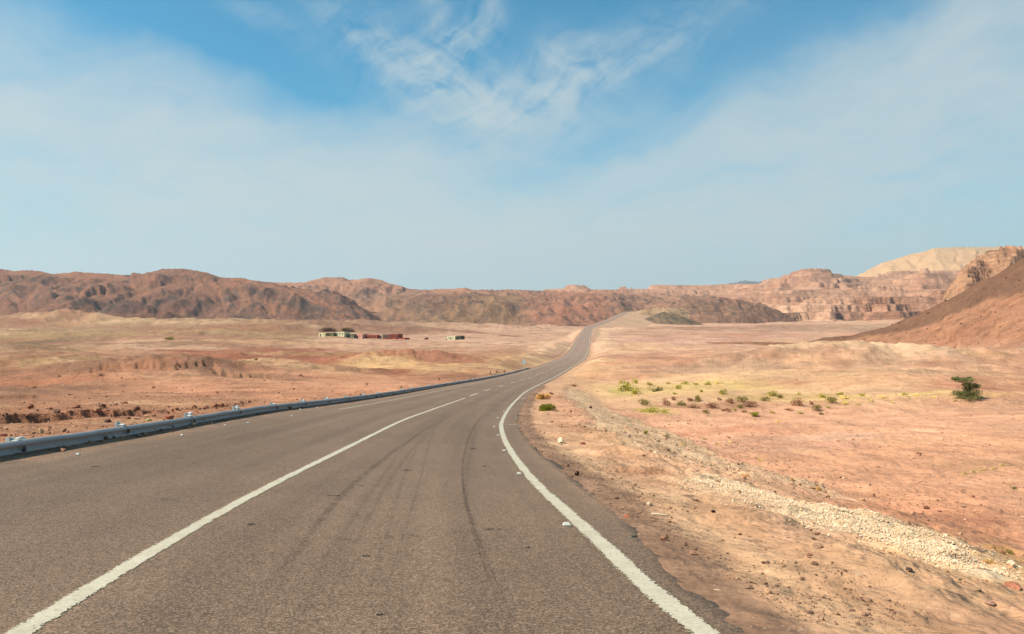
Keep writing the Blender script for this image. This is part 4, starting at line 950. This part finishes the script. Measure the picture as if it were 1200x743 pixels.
LV = [lump(IV0, rng, .7, .4, 3) for _ in range(12)]
def scatter(name, x, y, size, colr, label_kind='stuff', sink=0.3):
    n = len(x); z = height(np.array(x), np.array(y)); nv = len(IV0)
    V = np.empty((n, nv, 3)); ch = rng.integers(0, 12, n); ang = rng.uniform(0, 6.28, n); el_ = rng.uniform(.6, 1.2, n)
    base = np.stack(LV)[ch]; c, s = np.cos(ang)[:, None], np.sin(ang)[:, None]
    V[..., 0] = (base[..., 0] * c - base[..., 1] * s) * size[:, None] + np.array(x)[:, None]
    V[..., 1] = (base[..., 0] * s + base[..., 1] * c) * size[:, None] + np.array(y)[:, None]
    V[..., 2] = (base[..., 2] * el_[:, None] + sink) * size[:, None] + z[:, None]
    Fc = (np.arange(n)[:, None, None] * nv + IF0[None]).reshape(-1, 3)
    o = mesh_from(name, V.reshape(-1, 3), Fc, STONE, color=np.repeat(colr, nv, 0), smooth=False); tag(o, kind=label_kind); return o
def pal(n, cols, var=0.2):
    c = np.array([srgb(*q) for q in cols])[rng.integers(0, len(cols), n)]; return c * (1 + var * rng.standard_normal((n, 1))).clip(.5, 1.6)
def psz(n, a, b, p=2.2): return a * (1 - rng.uniform(0, 1, n) * (1 - (a / b) ** p)) ** (-1 / p)
# verge debris on the right, clods along the barrier, side slope, flats
xs, ys, zs, cs = [], [], [], []
def roadside(n, ya, yb, oa, ob, sa, sb, cols, pw=1.0):
    yy = ya * (yb / ya) ** rng.uniform(0, 1, n); oo = oa + (ob - oa) * rng.uniform(0, 1, n) ** pw
    s_ = np.interp(yy, RC[:, 1], S); clump = fbm(s_, oo, 1.4, 3, 901) > rng.uniform(-.5, .35, n)
    s_, oo, yy = s_[clump], oo[clump], yy[clump]
    p = road_pt(s_, oo); xs.append(p[:, 0]); ys.append(p[:, 1]); sz = psz(len(p), sa, sb) * (0.7 + 0.3 * np.clip(yy / 15, 0, 2)); zs.append(sz); cs.append(pal(len(p), cols))
roadside(11000, 3.8, 70, 4.25, 5.2, .004, .045, [(176,136,108),(158,118,94),(204,160,122),(140,108,88)], 1.3)
roadside(6000, 5, 40, 5.4, 12, .006, .07, [(224,176,130),(206,156,116),(176,128,94),(232,190,144)], 1.0)
roadside(5500, 18, 150, 6.6, 16, .015, .09, [(232,186,146),(220,168,128),(186,130,100),(242,204,164)], 1.0)
roadside(5000, 8, 90, -5.0, -5.75, .012, .10, [(184,138,108),(206,164,128),(160,112,86)], 1.0)
scatter('gravel', np.concatenate(xs), np.concatenate(ys), np.concatenate(zs), np.concatenate(cs))
xs, ys, zs, cs = [], [], [], []
n = 5000; xx = rng.uniform(120, 330, n); yy = rng.uniform(220, 380, n); keep = (xx / yy > .33) & (xx / yy < .8); xx, yy = xx[keep], yy[keep]; xs.append(xx); ys.append(yy); zs.append(psz(len(xx), .12, .9, 2.4)); cs.append(pal(len(xx), [(120,86,68),(150,104,80),(96,72,60),(190,136,104)]))
roadside(9000, 9, 80, -5.9, -34, .015, .13, [(200,146,112),(170,118,88),(220,174,132),(140,98,76)], 1.3)
n = 9000; yy = 16 * 10 ** rng.uniform(0, 1, n); xx = yy * rng.uniform(.16, .8, n); kp = fbm(xx, yy, 9, 3, 905) > rng.uniform(-.6, .4, n); xx, yy = xx[kp], yy[kp]; xs.append(xx); ys.append(yy); zs.append(psz(len(xx), .010, .09, 2.6) * (1 + yy / 90)); cs.append(pal(len(xx), [(196,142,112),(228,176,140),(206,152,120),(168,122,98)]))
n = 9000; yy = 14 * 14 ** rng.uniform(0, 1, n); xx = -yy * rng.uniform(.12, .8, n) - 6; kp = fbm(xx, yy, 9, 3, 906) > rng.uniform(-.6, .4, n); xx, yy = xx[kp], yy[kp]; xs.append(xx); ys.append(yy); zs.append(psz(len(xx), .014, .12, 2.6) * (1 + yy / 80)); cs.append(pal(len(xx), [(176,126,98),(208,156,120),(150,108,86),(192,140,108)]))
n = 1300; xx = rng.uniform(-31.5, -18, n); yy = 37.6 + 1.2 * (xx + 31) - rng.exponential(1.2, n) + rng.normal(0, .4, n); xs.append(xx); ys.append(yy); zs.append(psz(n, .03, .28, 2.0)); cs.append(pal(n, [(160,104,78),(120,84,68),(206,150,112),(176,118,90)]))
scatter('stones', np.concatenate(xs), np.concatenate(ys), np.concatenate(zs), np.concatenate(cs))
n = 42000; t = rng.uniform(0.2, 7.1, n); k = np.arange(8); w = np.interp(t, [0, 2, 2.8, 5, 7], [0.35, 0.75, 1.05, 1.1, 0.25])
cx = np.interp(t, k, WIN[:, 0]); cy = np.interp(t, k, WIN[:, 1]); dx = np.gradient(WIN[:, 0]); dy = np.gradient(WIN[:, 1]); nxn = np.interp(t, k, -dy / np.hypot(dx, dy)); nyn = np.interp(t, k, dx / np.hypot(dx, dy))
q = np.clip(rng.normal(0, .55, n), -1.6, 1.6) * w
scatter('rubble', cx + nxn * q, cy + nyn * q, psz(n, .006, .026, 2.6), 1.15 * pal(n, [(252,222,184),(250,214,172),(246,204,160),(252,226,190),(240,194,152)], .05))

# single rocks big enough to point at
def rock(u, v, wpx, colr, label, flat=0.65, name='rock', group=None, seed=None):
    x, y, z = ground_hit(u, v); r = np.random.default_rng(seed if seed is not None else int(u * 7 + v))
    w = wpx / 2 / F * y * (0.8 if u < 210 else 1.05); V = lump(IV2, r, flat, .12, 10); V = V + 0.05 * r.normal(size=(1, 3)); V *= w
    a = r.uniform(0, 6); V[:, :2] = V[:, :2] @ np.array([[math.cos(a), math.sin(a)], [-math.sin(a), math.cos(a)]])
    V[:, 2] += -V[:, 2].min() - 0.25 * w
    c = np.array(srgb(*colr))[None] * (1.35 if u < 210 else 1.15) * (1 + .12 * r.standard_normal((len(V), 1)))
    o = mesh_from(name, V, IF2, STONE, color=c, smooth=False); o.location = (x, y, z); tag(o, label, 'rock', group or 'loose rocks on the ground'); return o
ROCKS = [
 (656.5,519,9,(248,222,186),'pale cream rock on the sandy bench right of the bend', .8),(683,521,7,(168,104,84),'small reddish rock on the bench just right of the pale cream rock', .6),
 (760.5,592,9,(240,206,170),'pale rock on the right verge below the brown hollow', .6),(676.5,557,7,(84,58,48),'dark stone at the broken road edge near the brown stain', .9),
 (669,559,6,(160,116,94),'grey brown clod touching the dark stone at the road edge', .6),(778,633,12,(178,124,98),'reddish brown slab lying on the verge beside the right edge line', .5),
 (816,587,6,(122,80,62),'brown stone at the upper left of the bench, in front of the rubble ridge', .6),(836,601,6,(78,58,54),'blackish stone on the verge slope left of the white rubble', .8),
 (908,577,5,(98,68,56),'dark stone on the top end of the white rubble ridge', .6),(953,632,6,(118,92,76),'grey brown stone on the lower flank of the white rubble', .6),
 (958,641,14,(166,128,104),'broad dusty grey boulder below the white rubble ridge', .5),(1065,669,8,(92,72,62),'dark grey stone under the middle of the white rubble ridge', .7),
 (1159,707,13,(176,134,112),'flat mauve grey stone on the sand near the lower right corner', .4),(867,627,7,(132,88,66),'brown clod midway down the sandy verge slope', .5),
 (1077,532,6,(120,76,60),'small dark rock out on the red flat', .6),(1184,663,13,(238,206,172),'pale rock on the sand right of the end of the white rubble', .7),
 (949,651,8,(150,98,78),'reddish stone just under the broad dusty grey boulder', .5),(1020,688,7,(116,84,68),'small dark stone on the sand below the white rubble', .5),
 (814,644,7,(134,104,84),'dusty stone on the shoulder edge at the top of the dirt band', .5),(1186,686,26,(190,124,94),'low wide reddish slab on the sand by the right border of the view', .3),
 (48.6,508,11,(206,168,126),'round tan rock behind the near end of the guardrail', .9),(75,506,8,(150,116,88),'smaller brown rock behind the guardrail, right of the round tan rock', .8),
 (174,493,12,(186,172,108),'yellowish rock behind the second guardrail post', .5),(198,491,19,(178,108,84),'long pinkish red boulder behind the guardrail', .5),
 (126.5,495,11,(96,70,60),'dark brown boulder behind the guardrail between two posts', .8),(159.5,491,7,(206,160,124),'small pale stone behind the guardrail beside the yellowish rock', .7),
 (3,511,16,(140,82,66),'dark red boulder at the left border behind the guardrail', .5),(151,491,8,(120,84,66),'brown stone behind the guardrail left of the small pale stone', .7),
 (66,484,16,(104,82,70),'dark grey boulder lying below the eroded bank', .6),(90,478,14,(158,106,82),'brown block fallen from the eroded bank', .6),(120,478,13,(118,86,70),'dark block in the rubble right of the eroded bank', .7),
 (135,475,14,(214,160,124),'pale orange slab in the rubble at the right end of the eroded bank', .4),(36,479,12,(150,92,66),'rust brown block at the left foot of the eroded bank', .9),(146,473,10,(170,112,86),'reddish block at the far right of the bank rubble', .6),
 (132,513,8,(118,88,72),'dark clod in front of the guardrail foot', .7),(142,512,7,(206,158,122),'orange tan clod in front of the guardrail next to the dark clod', .7),(152,510.5,5,(214,178,146),'little pale pebble in front of the guardrail foot', .6),
 (669,483,3,(110,70,54),'tiny dark stone on the pale slope above the green shrub', .7),(692,478.5,4,(92,62,50),'dark stone high on the pale embankment slope', .7),
 (703,527,6,(214,170,130),'sandy pebble on the bench below the pale slope', .6),(735,606,8,(196,116,86),'orange brown clod in the dirt at the broken road edge', .5),
 (846,634,7,(160,120,92),'dull clod on the verge between road edge and rubble', .5),(895,660,6,(110,78,62),'brown pebble in the lower dirt band on the verge', .6),(1101,600,5,(130,82,64),'single dark pebble on the red flat above the rubble ridge', .6),
 (985,560,4,(112,70,56),'lone tiny stone on the red flat left of centre', .6),(1140,583,5,(150,96,74),'brown pebble on the red flat near the grey green tuft', .6)]
for a in ROCKS: rock(a[0], a[1], a[2], a[3], a[4], a[5])
# litter: bottle shard and stick
def litter(u, v, L_, W_, H_, ang, mat, name, label, cat):
    x, y, z = ground_hit(u, v); v_, f_ = tube([(-L_/2,0,0),(-L_*.2,0.004,H_*.3),(L_*.2,-0.004,H_*.2),(L_/2,0.005,0)], [W_*.8,W_,W_*.9,W_*.7], 6)
    v_[:, 2] += W_ * .8; o = mesh_from(name, v_, [f_, np.arange(6)[None, ::-1], (np.arange(6) + 18)[None, :]], mat); o.location = (x, y, z); o.rotation_euler = (0, 0, ang); tag(o, label, cat)
litter(774, 604, .20, .011, .01, -.4, plain_mat('bleached_wood', srgb(236,214,176), .8), 'stick', 'bleached pale stick lying flat on the right verge', 'stick')
litter(743, 631, .07, .014, .01, .6, plain_mat('green_glass', (0.04, 0.07, 0.04), .3), 'bottle', 'small dark green bottle piece in the dirt at the road edge', 'bottle')

# ------------------------------------------------------------------ shrubs and tree
def leafcloud(r, n, rx, ry, rz, lf, colr, var=0.25, hollow=0.35, lobes=5, flat=0.0):
    """n small leaf faces spread through several overlapping lobes"""
    cen = np.stack([r.uniform(-.55, .55, lobes) * rx, r.uniform(-.55, .55, lobes) * ry, r.uniform(.15, .6, lobes) * rz], 1); cs_ = r.uniform(.35, .62, lobes)
    k = r.integers(0, lobes, n); d = r.normal(size=(n, 3)); d /= np.linalg.norm(d, axis=1)[:, None]; rad_ = (hollow + (1 - hollow) * r.uniform(0, 1, n) ** .6)[:, None]
    p = cen[k] + d * rad_ * np.array([rx, ry, rz]) * cs_[k][:, None] * np.array([1, 1, .85]); p[:, 2] = np.abs(p[:, 2])
    a = r.normal(size=(n, 3)); a[:, 2] += .7; a /= np.linalg.norm(a, axis=1)[:, None]; b_ = np.cross(a, r.normal(size=(n, 3))); b_ /= np.linalg.norm(b_, axis=1)[:, None] + 1e-9
    s1 = (lf * r.uniform(.6, 1.5, n))[:, None]; s2 = s1 * r.uniform(.3, .6, (n, 1))
    V = np.stack([p - a * s1, p + b_ * s2, p + a * s1, p - b_ * s2], 1).reshape(-1, 3)
    base = 1.55 * np.array([srgb(*c) for c in colr])[r.integers(0, len(colr), n)]; lobe_t = (1 + .25 * r.standard_normal(lobes))[k][:, None]
    c = base * lobe_t.clip(.5, 1.5) * (1 + var * r.standard_normal((n, 1))).clip(.4, 1.7)
    return V, np.arange(n * 4).reshape(-1, 4), np.repeat(c, 4, 0)
TWIG = plain_mat('dry_twig', srgb(150, 112, 82), .9)
KINDS = {'olive': [(142,128,66),(124,114,60),(160,142,78)], 'green': [(130,130,30),(150,148,34),(112,116,30)], 'lime': [(190,176,72),(204,184,92),(168,160,66)],
         'dry': [(226,172,96),(214,160,88),(236,190,120)], 'brown': [(158,112,84),(140,100,76),(176,128,98)], 'pale': [(220,196,120),(206,186,110),(226,200,136)], 'grey': [(120,118,64),(104,108,60),(140,128,74)]}
protos = {}
for kd, cl in KINDS.items():
    for j in range(3):
        r = np.random.default_rng(hash_ := (sum(map(ord, kd)) * 10 + j)); V, Fc, c = leafcloud(r, 420, 1, 1, .95, .085, cl, lobes=6)
        protos[kd, j] = mesh_from('shrub', V, Fc, LEAF, color=c, smooth=False, link=False)
BUSH = 'desert shrubs dotted over the wash'
def shrub(u, v, wpx, hpx, kd, label, group=BUSH):
    x, y, z = ground_hit(u, v); w = 1.2 * wpx / 2 / F * y; h = 1.1 * hpx / F * y; r = random
    o = protos[kd, r.randrange(3)].copy(); COL.objects.link(o); o.location = (x, y, z - .04 * h); o.rotation_euler = (0, 0, r.uniform(0, 6)); o.scale = (w, w * .9, h)
    tag(o, label, 'shrub', group); return o
# the two by the road are near enough to show their twigs
def near_shrub(u, v, wpx, hpx, kd, label, n=2600):
    x, y, z = ground_hit(u, v); w = wpx / 2 / F * y; h = hpx / F * y
    root = empty('shrub', (x, y, z - .02)); tag(root, label, 'shrub', 'shrubs on the roadside bench'); r = np.random.default_rng(int(u))
    V, Fc, c = leafcloud(r, n, w, w * .8, h, .022 * max(.6, y / 30), KINDS[kd], lobes=9); mesh_from('foliage', V, Fc, LEAF, parent=root, color=c, smooth=False)
    vs, fs, b0 = [], [], 0
    for i in range(26):
        a = r.uniform(0, 6.28); q = r.uniform(.3, .9); v_, f_ = tube([(0, 0, 0), (math.cos(a) * w * q * .5, math.sin(a) * w * q * .4, h * .4), (math.cos(a) * w * q, math.sin(a) * w * .8 * q, h * r.uniform(.5, .9))], [.012, .008, .004], 5)
        vs.append(v_); fs.append(f_ + b0); b0 += len(v_)
    mesh_from('twigs', np.concatenate(vs), np.concatenate(fs), TWIG, parent=root)
near_shrub(643, 481, 24, 9, 'green', 'bright olive green shrub on the roadside bench at the bend')
near_shrub(637, 467.5, 19, 7, 'dry', 'straw yellow dead grass clump above the green shrub by the road', 1800)
SH = [(769,459,14,8,'grey','round dark green shrub standing out near the left of the wash'),(735,458,18,12,'lime','large yellow green shrub beside the foot of the embankment'),(746,462,14,10,'lime','yellow green shrub just right of the largest one'),
 (743,449,10,6,'lime','pale green shrub on the upper left edge of the shrub band'),(730,449,10,4,'lime','low yellow green tuft left of the pale green shrub'),(823,459.5,6,3,'green','tiny bright green tuft in the upper shrub band'),
 (847,462,10,7,'lime','yellowish upright shrub in the middle of the shrub band'),(905,463,17,6,'lime','wide bright yellow olive shrub toward the right of the band'),(914,466.5,10,5,'olive','olive shrub just right of the bright yellow olive one'),
 (868,470.5,14,7,'olive','rounded dark olive shrub in the middle of the wash'),(818,470.5,12,8,'olive','olive shrub left of centre of the wash'),(756,475,14,8,'olive','olive brown shrub near the embankment foot'),
 (762,483,24,6,'lime','wide flat yellow green shrub below the olive brown one'),(780,484,10,5,'lime','small lime tuft right of the wide flat one'),(881,487,18,5,'green','long bright green shrub at the lower edge of the band'),
 (935,475,18,9,'brown','brownish grey dead shrub right of the middle'),(963,466,11,5,'lime','yellow green tuft in the right part of the band'),(972,472,17,7,'olive','broad olive brown shrub near the right end of the band'),
 (955.6,481,12,8,'olive','dark green shrub in the lower right of the band'),(951,474,6,5,'brown','small dark brown bush left of the broad olive brown one'),(938,485,10,4,'pale','pale straw tuft under the brownish grey shrub'),(992,474,10,6,'pale','pale tuft at the right end of the band'),
 (987,467,14,5,'pale','wide straw coloured tuft above the right end of the band'),(755.6,508,8,4,'green','little green bush alone on the foot of the embankment'),(781,513,6,4,'olive','small olive bush on the flat beside the embankment foot'),
 (959,575,9,5,'dry','straw yellow tuft on the red flat above the rubble ridge'),(928,563,6,4,'dry','small straw tuft left of the larger straw yellow one'),(873,558,10,4,'dry','low straw tuft near the top end of the rubble ridge'),
 (1184,648,11,6,'olive','small olive bush on the sand near the right border'),(1160,661,18,6,'dry','wide yellow tuft at the lower end of the white rubble'),(1176,649,6,4,'brown','dead brown tuft beside the small olive bush'),
 (1188,573,9,4,'grey','grey green tuft on the red flat near the right border'),(198,398,10,4,'green','small green shrub at the foot of the left hills'),(673,453,9,3,'brown','dark brown bush on top of the road embankment'),(646,462.5,6,4,'brown','little brown bush right of the dead grass clump')]
for a in SH: shrub(*a)
mini = [(760,451,8,4,'lime'),(795,456,8,6,'lime'),(783,450,6,3,'lime'),(803,450,10,4,'lime'),(815,451,8,3,'lime'),(830,451,8,4,'lime'),(842,449,8,3,'pale'),(937,463,6,4,'lime'),(985,463,9,4,'lime'),(1010,464,8,4,'lime'),(1060,463,8,4,'lime'),(1075,464,9,3,'pale'),(1035,466,10,3,'pale'),(1120,470,8,3,'pale'),(1095,466,8,3,'pale'),(1020,470,9,3,'pale'),(905,484,6,3,'lime'),(860,481,7,3,'lime'),(790,462,6,3,'lime'),(970,478,7,3,'pale'),(1005,475,8,3,'pale'),(1045,472,7,3,'pale')]
for a in mini: shrub(*a, 'small yellow green tuft in the thin belt across the wash', 'small tufts across the wash')
brn = [(780,475,12,8),(798,475,14,6),(814,478,14,6),(835,478,18,7),(855,472,12,6),(881,476,24,6),(808,470,10,5),(850,482,14,4),(866,478,10,4),(925,481,10,4),(898,470,12,5),(790,469,8,5),(826,484,10,4),(843,469,6,4),(962,486,8,3),(872,483,8,3)]
for a in brn: shrub(*a, random.choice(['brown', 'brown', 'olive']), 'low dead brown bush in the brown cluster of the wash', 'dead brown bushes in the wash')
pal_t = [(825,515),(841,521),(855,518.5),(800,521),(910,495),(1152,552),(1165,550),(1142,554),(1130,556),(1175,546),(890,540)]
for a in pal_t: shrub(a[0], a[1], 7, 3, 'pale', 'tiny dry tuft scattered on the open red flat', 'tiny dry tufts on the red flat')
for (u, v) in ((515,446),(574.5,438),(582,436.5),(591,436.5),(430,452),(470,455)): shrub(u, v, 2.2, 4.5, 'brown', 'thin dark dead bush on the sand behind the far guardrail', 'thin dead bushes behind the guardrail')
for (u, v, w) in ((40,455,6),(118,440,7),(208,429,5),(300,422,6),(352,441,6),(255,461,5),(180,455,5)): shrub(u, v, w, 3, 'brown', 'tiny dark bush scattered on the left flats', 'tiny bushes on the left flats')

def tree(u, v, wpx, hpx, label):
    x, y, z = ground_hit(u, v); W_ = wpx / F * y; H_ = hpx / F * y; root = empty('acacia_tree', (x, y, z)); tag(root, label, 'tree'); r = np.random.default_rng(5)
    vs, fs, b0 = [], [], 0
    def br(pts, rd):
        nonlocal b0
        v_, f_ = tube(pts, rd, 7); vs.append(v_); fs.append(f_ + b0); b0 += len(v_)
    br([(0,0,-.15),(-.02,0,.3),(-.08,.05,.7),(-.12,0,1.2),(-.1,0,1.7)], [.09,.08,.06,.04,.02])
    lob = [(-.08,0,.80,.27,.15),(-.24,.1,.84,.15,.10),(.08,0,.84,.17,.10),(.20,.1,.42,.28,.18),(.02,-.15,.30,.34,.18),(.28,0,.55,.18,.14),(-.16,.1,.22,.26,.16),(.18,0,.16,.30,.15),(-.02,-.1,.10,.34,.12),(.08,0,.60,.17,.12)]
    Vs, Fs, Cs, b1 = [], [], [], 0
    for (lx, ly, lz, rx, rz) in lob:
        c = np.array([lx * W_, ly * W_, lz * H_]); s = np.array([-.08, 0, min(c[2] * .6, 1.2)]); br([s, (s + c) / 2 + r.normal(0, .06, 3), c], [.05, .03, .012])
        for k in range(5): e = c + r.normal(size=3) * [rx * W_ * .6, rx * W_ * .6, rz * H_ * .5]; br([c, (c + e) / 2 + [0, 0, .03], e], [.014, .01, .004])
        V, Fc, cc = leafcloud(r, 900, rx * W_ * 1.3, rx * W_ * 1.2, rz * H_ * 1.7, .05, [(128,124,74),(112,112,68),(148,140,84),(100,104,66)], lobes=7); V = V + c - [0, 0, rz * H_ * .7]
        Vs.append(V); Fs.append(Fc + b1); Cs.append(cc); b1 += len(V)
    mesh_from('crown', np.concatenate(Vs), np.concatenate(Fs), LEAF, parent=root, color=np.concatenate(Cs), smooth=False)
    mesh_from('trunk', np.concatenate(vs), np.concatenate(fs), TWIG, parent=root)
tree(1132, 467.5, 33, 28, 'lone dark green acacia with two tiers of foliage on the right slope')

# ------------------------------------------------------------------ hamlet on the plain
GLASS = plain_mat('dark_opening', (0.03, 0.025, 0.022), .6)
wallm = {}
def wm(c):
    if c not in wallm: wallm[c] = plain_mat('plaster', np.minimum(srgb(*c) * 1.35, .8), .9, 0, .12, .6)
    return wallm[c]
def house(u0, u1, vt, vb, colr, label, wins, door=None, name='house', depth=6.0, pale=None, Y=500.0, low=False):
    x0 = (u0 - CU) / F * Y; x1 = (u1 - CU) / F * Y; cx = (x0 + x1) / 2; zg = float(height(np.array([cx]), np.array([Y]))[0]); H_ = max(1.4, (vb - vt) / F * Y); w = x1 - x0
    root = empty(name, (cx, Y, zg), rad(-4)); root.rotation_euler = (0, 0, rad(-26)); tag(root, label, 'house', 'low flat roofed houses on the plain')
    b = Box(); t = .25
    # walls with real openings on the front face
    ops = [(q[0] * w, q[1] * w, q[2] * H_, q[3] * H_) for q in wins]
    if door: ops.append((door[0] * w, door[1] * w, 0.0, door[2] * H_))
    ops.sort(); xa = -w / 2
    for (a, c, za, zc) in ops:
        a -= w / 2; c -= w / 2
        if a > xa: b.box(xa, a, 0, t, -.5, H_)
        if za > 0: b.box(a, c, 0, t, -.5, za)
        b.box(a, c, 0, t, zc, H_); xa = c
    b.box(xa, w / 2, 0, t, -.5, H_); b.box(-w / 2, w / 2, depth - t, depth, -.5, H_); b.box(-w / 2, -w / 2 + t, t, depth - t, -.5, H_); b.box(w / 2 - t, w / 2, t, depth - t, -.5, H_)
    b.build('wall', wm(colr), root)
    rb = Box(); rb.box(-w / 2 + t + .003, w / 2 - t - .003, t + .003, depth - t - .003, H_ - .35, H_ - .2)
    if not low: rb.build('roof', wm((204,166,132)), root)
    for (a, c, za, zc) in ops:
        k = Box(); k.box(a - w / 2 + .003, c - w / 2 - .003, .14, .2, max(za, 0) + .003, zc - .003); k.build('door' if za == 0 else 'window', GLASS, root)
W3 = [(.12,.24,.4,.75),(.42,.55,.4,.75),(.74,.86,.4,.75)]; W2 = [(.18,.36,.4,.75),(.62,.8,.4,.75)]
house(372.5,382,396.3,400.6,(216,204,158),'plain cream house at the left end of the hamlet',[(.7,.8,.4,.7)],(.2,.35,.75))
house(382.3,391.6,396.8,400.6,(124,118,84),'dull green house between the two cream ones',W2,(.42,.56,.7))
house(392,404.8,396.3,401.2,(212,206,164),'longer cream house with two dark windows',W3)
house(405.2,415.6,397.2,401.2,(118,116,92),'grey green house left of the pink one',W3,(.3,.4,.75))
house(416,425.6,395.8,401.4,(222,160,138),'pink house in the middle of the hamlet',[(.55,.7,.4,.7)],(.2,.34,.7))
house(426,443.4,395.6,400.4,(150,76,58),'long dark red brick house next to the pink one',[(.08,.16,.3,.7),(.25,.33,.3,.7),(.42,.5,.3,.7),(.6,.68,.3,.7)],(.8,.88,.8))
house(443.8,448.8,395.0,400.0,(206,166,140),'narrow pale house with a dark opening right of the long brick one',[(.4,.75,.35,.75)])
house(449.2,454.8,395.4,400.2,(216,182,156),'small whitish house behind the red walls',[(.2,.45,.3,.7)],(.6,.8,.7), Y=512)
house(455,467,394.0,399.6,(146,72,56),'tallest red brick house of the hamlet',W3,(.88,.96,.6), Y=505)
house(466,474.8,397.0,400.2,(166,84,64),'low red house at the right end of the hamlet',[(.3,.5,.3,.7)], Y=496)
house(448.6,456.5,398.4,401.0,(170,90,68),'roofless low red wall enclosure in front of the tall brick house',[(.5,.65,.2,.9)],Y=491,depth=4,low=True)
house(522.8,534,392.2,397.4,(214,206,166),'cream house standing alone to the right of the hamlet',[(.2,.3,.4,.7),(.6,.7,.4,.7)],(.4,.5,.7),Y=545)
house(534.4,540,392.0,397.0,(92,88,70),'dark green shed against the lone cream house',[(.2,.4,.4,.75)],(.6,.85,.75),Y=545)
house(497.2,500,394.8,396.6,(110,70,56),'tiny dark hut between the hamlet and the lone cream house',[(.4,.6,.3,.7)],Y=540,depth=2.5)
house(519.5,522.4,395.6,397.2,(222,200,174),'tiny pale hut at the left of the lone cream house',[(.4,.6,.3,.7)],Y=546,depth=2.5)
# clumps of dark trees behind the hamlet
for (u, v, w, h, lb) in ((384.5,389.6,22,5.6,'wide dark brown grove behind the left half of the hamlet'),(407.5,388.4,17,4.6,'smaller dark brown grove right of the wide one')):
    Y = 640.; x = (u - CU) / F * Y; zg = (CV - v) / F * Y; g_ = float(height(np.array([x]), np.array([Y]))[0]); r = np.random.default_rng(int(u)); W_ = w / 2 / F * Y; H_ = h / F * Y
    root = empty('tree', (x, Y, g_)); tag(root, lb, 'trees', 'dark groves behind the hamlet'); V, Fc, c = leafcloud(r, 2600, W_, 3, H_ + max(0, zg - g_), .30, [(136,104,80),(120,92,70),(150,116,90)], lobes=9); mesh_from('crown', V, Fc, LEAF, parent=root, color=c, smooth=False)
    vs, fs, b0 = [], [], 0
    for i in range(7):
        q = (i - 3) / 3.6 * W_; v_, f_ = tube([(q, 0, -.3), (q + .1, .1, 1.0), (q + .3, 0, 2.0)], [.16, .12, .06], 6); vs.append(v_); fs.append(f_ + b0); b0 += len(v_)
    mesh_from('trunk', np.concatenate(vs), np.concatenate(fs), TWIG, parent=root)

# ------------------------------------------------------------------ triangular sign seen from behind
sp_ = road_pt([SY(158)], [-7.6])[0]; sx_ = (614.3 - CU) / F * sp_[1]; sz_ = float(height(np.array([sx_]), np.array([sp_[1]]))[0])
root = empty('road_sign', (sx_, sp_[1], sz_)); tag(root, 'small pale triangular road sign on a thin post beyond the end of the guardrail', 'road sign')
zt = (CV - 420.3) / F * sp_[1] - sz_; zb_ = (CV - 425.9) / F * sp_[1] - sz_
v_, f_ = tube([(0, .05, -.3), (0, .05, zb_ + .5)], [.035, .035], 8); mesh_from('post', v_, f_, GALVP, parent=root)
tri = [(-.46, zb_), (.46, zb_), (.04, zt), (-.04, zt)]
b = Box(); b.add([(x, 0, z) for x, z in tri] + [(x, .02, z) for x, z in tri], [(0,1,2,3),(7,6,5,4),(0,4,5,1),(1,5,6,2),(2,6,7,3),(3,7,4,0)]); b.build('plate', plain_mat('pale_sign_back', (.50, .62, .64), .5), root)

# ------------------------------------------------------------------ haze
#HAZE
hb = Box(); hb.box(-9500, 9500, -300, 12500, -80, 900)
hm = bpy.data.materials.new('haze'); hm.use_nodes = True; nt = hm.node_tree; nt.nodes.clear(); out = nt.nodes.new('ShaderNodeOutputMaterial'); pv = nt.nodes.new('ShaderNodeVolumePrincipled')
pv.inputs['Color'].default_value = (0.80, 0.90, 1.0, 1); pv.inputs['Density'].default_value = 0.00006; pv.inputs['Anisotropy'].default_value = 0.2
nt.links.new(pv.outputs[0], out.inputs['Volume'])
HZ = hb.build('haze', hm); tag(HZ, kind='stuff')
